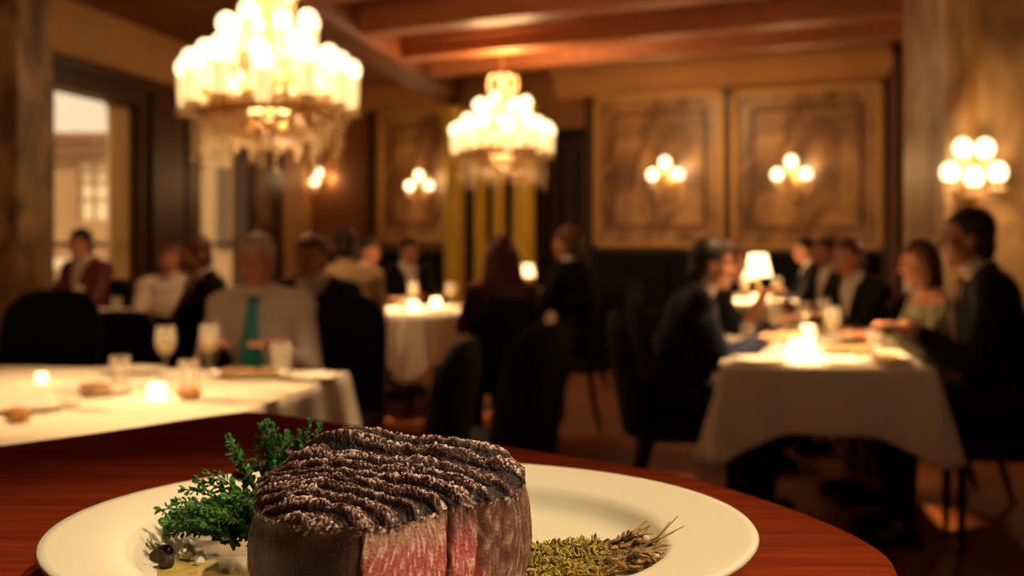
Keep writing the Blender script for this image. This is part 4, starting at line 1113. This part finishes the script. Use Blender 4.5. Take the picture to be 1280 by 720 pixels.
tag(so, 'thick grilled steak with charred grill ridges and a pink cut face', 'steak')

# ------------------------------------------------------------------ herbs
M['leaf'] = mat('herb_leaf', (.020, .095, .010), .5, var=.6, scale=120)
M['leaf2'] = mat('herb_leaf_light', (.065, .21, .022), .5, var=.5, scale=120)
M['stem'] = mat('herb_stem', (.10, .13, .03), .6)
M['dry'] = mat('dry_herb', (.36, .22, .07), .7, var=.6, scale=150)
M['drygreen'] = mat('olive_herb', (.42, .36, .045), .6, var=.6, scale=200)
M['oil'] = mat('golden_oil', (.62, .43, .11), .22, var=.15, scale=40, spec=.35)
M['caper'] = mat('dark_caper', (.045, .026, .008), .6, var=.5, scale=200, spec=.25)
M['lump'] = mat('lump', (.72, .64, .45), .7, var=.1)
def leaf(m, p, d, nrm, L, W, mi):
    d = d.normalized(); s_ = d.cross(nrm).normalized(); nrm = s_.cross(d).normalized()
    pts = [p, p+d*L*.35+s_*W*.5+nrm*L*.10, p+d*L*.75+s_*W*.42+nrm*L*.12, p+d*L+nrm*L*.02, p+d*L*.75-s_*W*.42+nrm*L*.12, p+d*L*.35-s_*W*.5+nrm*L*.10, p+d*L*.5+nrm*L*.0]
    lo = [q-nrm*.0004 for q in pts]
    m.add(pts+lo, [(0,1,6),(1,2,6),(2,3,6),(3,4,6),(4,5,6),(5,0,6)]+[(8,7,13),(9,8,13),(10,9,13),(11,10,13),(12,11,13),(7,12,13)]+[(i, 7+i, 7+(i+1) % 6, (i+1) % 6) for i in range(6)], None, mi)
hr = random.Random(3)
def rv(): return Vector((hr.gauss(0, 1), hr.gauss(0, 1), hr.gauss(0, 1))).normalized()
HB0 = Vector((gx(322, .665), .665, WZ))
HG = thing('herb_garnish', HB0, 0, 'bushy bunch of fresh green herb left of the steak', 'herb')
def sprig(p0, p1, lift, L=.0075, dens=1., side=.45, mats=('leaf', 'leaf2')):
    m = MB(); p0 = Vector(p0); p1 = Vector(p1); n_ = 12
    mid = (p0+p1)/2+Vector((hr.uniform(-.004, .004), hr.uniform(-.004, .004), lift))
    pts = [p0*(1-t_)**2+mid*2*t_*(1-t_)+p1*t_*t_ for t_ in [i/n_ for i in range(n_+1)]]
    m.tube([p-HB0 for p in pts], [.0009*(1-.6*i/n_) for i in range(n_+1)], 5, mi=0)
    length = (p1-p0).length; k = int(length/.0016*dens)
    for i in range(k):
        t_ = .12+.88*i/k; j = min(int(t_*n_), n_-1); p = pts[j].lerp(pts[j+1], t_*n_-j); dr = (pts[j+1]-pts[j]).normalized()
        o_ = rv(); o_ = (o_-dr*o_.dot(dr)).normalized()
        d = (dr*hr.uniform(.3, .9)+o_*hr.uniform(.7, 1.2)); lq = L*hr.uniform(.6, 1.15)*(1-.3*t_)
        if (p+d.normalized()*lq).z < WZ+.001: d.z = abs(d.z)
        leaf(m, p-HB0+o_*.0006, d, rv(), lq, lq*hr.uniform(.42, .6), 1 if hr.random() < .6 else 2)
    for _ in range(5):
        leaf(m, pts[-1]-HB0, (pts[-1]-pts[-2]).normalized()+rv()*.5, rv(), L*.8, L*.4, 2)
    m.obj('sprig', [M['stem'], M[mats[0]], M[mats[1]]], HG, False)
B_ = at(345, 668, .655)
for i in range(72):      # low bushy mass
    px = hr.uniform(208, 372); 
    lo_ = 668-14*hr.random(); f_ = (px-200)/150; top_ = 655-62*min(1, max(0, f_))**.7
    py = hr.uniform(top_, lo_); D = hr.uniform(.625, .69)
    T_ = at(px, py, D); T_.z = max(T_.z, WZ+.006)
    b0 = Vector((B_.x+hr.uniform(-.012, .01), B_.y+hr.uniform(-.012, .015), WZ+.004+hr.uniform(0, .006)))
    if i % 3 == 0: b0 = b0.lerp(Vector((T_.x, T_.y, WZ+.004)), .45)
    sprig(b0, T_, hr.uniform(.004, .012), .0048, 1.9)
for px, py, D in ((202, 637, .65), (208, 650, .645), (222, 628, .66), (232, 612, .665), (248, 600, .67), (215, 662, .645), (262, 592, .67)):
    sprig(B_.lerp(at(px, py, D), .25), at(px, py, D), .008, .0055, 1.6)
U0 = at(352, 612, .675)
for px, py, D, bx in ((287, 550, .67, 318), (292, 556, .672, 322), (326, 536, .68, 345), (334, 532, .675, 338), (343, 536, .68, 350), (356, 545, .68, 350), (374, 545, .68, 385), (386, 530, .67, 380), (397, 536, .675, 388), (380, 556, .68, 372), (398, 552, .67, 392), (366, 566, .68, 350), (318, 562, .68, 335)):
    sprig(at(bx, 612, .675), at(px, py, D), hr.uniform(-.002, .004), .0052, 2.0)
for px0, py0, px1, py1 in ((346, 566, 372, 550), (372, 552, 388, 574), (340, 590, 330, 556), (388, 592, 384, 560), (318, 600, 300, 575)):
    sprig(at(px0, py0, .678), at(px1, py1, .678), .004, .0050, 1.8)
m = MB(); p = at(356, 577, .69)-HB0; m.ell(p, (.0085, .006, .0065)); 
for q in range(3): m.ell(p+Vector((-.026+.004*q, .004, -.008+.003*q)), (.004, .003, .003))
m.obj('dried_berry', mat('dried_red_berry', (.12, .02, .01), .4), HG)
m = MB()
m.tube([p+Vector((-.004, 0, -.03)), p+Vector((-.003, 0, -.015)), p], .0008, 5); m.tube([at(330, 575, .69)-HB0+Vector((0, 0, -.03)), at(330, 575, .69)-HB0], .0008, 5); m.obj('berry_stem', M['stem'], HG)

# bundle of dry twigs on the right
DB0 = Vector((gx(740, .605), .605, WZ))
HD = thing('dried_herb_bundle', DB0, 0, 'golden brown bundle of dried herb twigs right of the steak', 'herb')
S0 = at(632, 716, .59); E0 = at(818, 686, .625)
def bundle_pt(u, ang, r):
    c_ = S0.lerp(E0, u); rad = r*(.0088+.002*math.sin(u*5)+.006*max(0, u-.72)/.28)
    c_.z = max(c_.z, WZ+.0075)
    ax = (E0-S0).normalized(); w_ = ax.cross(Vector((0, 0, 1))).normalized(); up = w_.cross(ax)
    return c_+(w_*math.cos(ang)+up*math.sin(ang)*.85)*rad-DB0
for grp, (cnt, rng) in enumerate(((70, (0, 1)),)):
    for i in range(cnt):
        m = MB(); a0 = hr.uniform(0, 2*PI); rr_ = math.sqrt(hr.random()); u1 = hr.uniform(.72, 1.0); tw = hr.uniform(-.8, .8); u0 = hr.uniform(0, .25)
        pts = [bundle_pt(u0+(u1-u0)*k/12, a0+tw*k/12+.12*math.sin(k*1.3+i), rr_+.12*math.sin(k+i)) for k in range(13)]
        tip = pts[-1]+(pts[-1]-pts[-3])*hr.uniform(.1, .7)+rv()*.003; tip.z = max(tip.z, .009)
        m.tube(pts+[tip], [hr.uniform(.0005, .0010)]*13+[.0003], 5)
        for q in range(16):
            k = hr.randrange(2, 13); leaf(m, pts[k], (pts[k]-pts[k-1])+rv()*.006, rv(), hr.uniform(.0025, .0055), .0016, 1 if k < 7 else 2)
        m.obj('twig', [M['dry'], M['drygreen'], M['dry']], HD, False)
m = MB()
for i in range(1500):
    u = hr.random()**1.5*.62; a = hr.uniform(-.2, PI+.4); p = bundle_pt(u, a, hr.uniform(.85, 1.12)); leaf(m, p, rv(), rv(), hr.uniform(.002, .0042), .0018, 0 if hr.random() < .75 else 1)
o = m.obj('leaves', [M['drygreen'], M['dry']], HD, False); o['kind'] = 'stuff'
for i in range(9):
    m = MB(); u = hr.uniform(.76, .98); p = bundle_pt(u, hr.uniform(0, PI), 1.0); m.ell(p, (hr.uniform(.0014, .0024), .0014, .0016), 8, 6); m.obj('seed_pod', M['caper'] if i % 3 else M['lump'], HD)
for dx_, dz_ in ((.012, .012), (.010, .004), (.015, .007), (.008, .009)):
    m = MB(); p = bundle_pt(.95, .8, .8); m.tube([p-Vector((.012, 0, .004)), p, p+Vector((dx_, .002, dz_))], [.0007, .0006, .0002], 5); m.obj('twig', M['dry'], HD)

# oil, capers, garlic
m = MB(); n_ = 64; vs = []; 
pc = Vector((gx(285, .61), .61, 0))
ring = []
for k in range(n_):
    a = 2*PI*k/n_; r = 1+.10*math.sin(3*a+1)+.06*math.sin(5*a)+.03*math.sin(9*a+2); ring.append((pc.x+.052*r*math.cos(a), pc.y+.037*r*math.sin(a)))
for s_, z in ((1.0, 0), (.985, .0006), (.95, .0009)):
    for x, y in ring: vs.append((pc.x+(x-pc.x)*s_-pc.x, (y-pc.y)*s_, WZ+.0003+z-WZ))
fs = []
for j in range(2):
    for k in range(n_):
        k2 = (k+1) % n_; fs.append((j*n_+k, j*n_+k2, (j+1)*n_+k2, (j+1)*n_+k))
fs.append(tuple(2*n_+k for k in range(n_))); fs.append(tuple(range(n_-1, -1, -1)))
m.add(vs, fs); o = m.obj('oil_pool', M['oil']); o.location = (pc.x, pc.y, WZ); tag(o, 'shallow pool of golden oil on the plate left of the steak', 'sauce')
cl_ = [(197, 686, .633, .0040, 'dark caper at the left edge of the oil, leftmost'), (206, 683, .640, .0042, 'dark caper leaning behind the other two at the oil edge'), (208, 697, .622, .0042, 'dark caper nearest the front at the oil edge')]
for px, py, D, r, lb in cl_:
    m = MB(); m.lathe([(0, -r*.9), (r*.7, -r*.75), (r, -r*.1), (r*.8, r*.55), (r*.35, r*.8), (r*.3, r*.6), (0, r*.55)], 18, wob=lambda a, z: 1+.08*math.sin(a*5)+.05*math.sin(a*2+z*900)); o = m.obj('caper', M['caper']); o.location = (gx(px, D), D, WZ+r*.92+.0008); o.rotation_euler = (.3, .0, px); tag(o, lb, 'caper', 'capers at the oil edge')
for px, D, s_, lb in ((233, .640, .0055, 'white garlic piece beside the capers'), (250, .628, .003, 'small white garlic crumb in the oil under the herb')):
    m = MB(); m.lathe([(0, -s_*.6), (s_*.7, -s_*.5), (s_, 0), (s_*.6, s_*.6), (0, s_*.95)], 7, Matrix.Diagonal((1.2, .8, 1, 1)), wob=lambda a, z: 1+.15*math.sin(a*2+z*400)); o = m.obj('white_lump', M['lump']); o.location = (gx(px, D), D, WZ+s_*.6+.0008); o.rotation_euler = (0, .2, 1); tag(o, lb, 'lump')  # small off-white lump with a wavy outline

# light on the near table: unseen key and rim lamps added in the ceiling
kc = Vector((-.03, .58, ZT))
added_downlight(1.35, -.25, kc+Vector((.0, -.02, 0)), 235, 17, 'added unseen key light right of and before the steak table', .9, .035, (1, .80, .56))
added_downlight(.75, 1.7, kc, 90, 22, 'added unseen rim light behind and right of the steak table', .9, .04, (1, .72, .44))

# ------------------------------------------------------------------ world, sun outside, camera
wd = bpy.data.worlds.new('world'); SC.world = wd; wd.use_nodes = True
bg = wd.node_tree.nodes['Background']; bg.inputs[0].default_value = (1.0, .80, .50, 1); bg.inputs[1].default_value = 1.5
su = bpy.data.lights.new('sun', 'SUN'); su.energy = 5.0; su.angle = .05; su.color = (1, .8, .5); suo = bpy.data.objects.new('sun', su); suo.rotation_euler = (math.radians(50), 0, math.radians(-35)); COL.objects.link(suo)
cd = bpy.data.cameras.new('camera'); cam = bpy.data.objects.new('camera', cd); COL.objects.link(cam); SC.camera = cam
cam.location = (0, 0, ZC); cam.rotation_euler = (PI/2, 0, 0)
cd.sensor_width = 36; cd.lens = F/1280*36; cd.shift_y = -60/1280; cd.clip_start = .02
cd.dof.use_dof = True; cd.dof.focus_distance = .575; cd.dof.aperture_fstop = 9.5
SC.view_settings.view_transform = 'Standard'; SC.view_settings.look = 'None'; SC.view_settings.gamma = 1; SC.view_settings.use_curve_mapping = False
SC.view_settings.exposure = .35
SC.cycles.caustics_reflective = False; SC.cycles.caustics_refractive = False; SC.cycles.use_denoising = True; SC.cycles.sample_clamp_indirect = 4
SC.cycles.max_bounces = 6; SC.cycles.transparent_max_bounces = 16
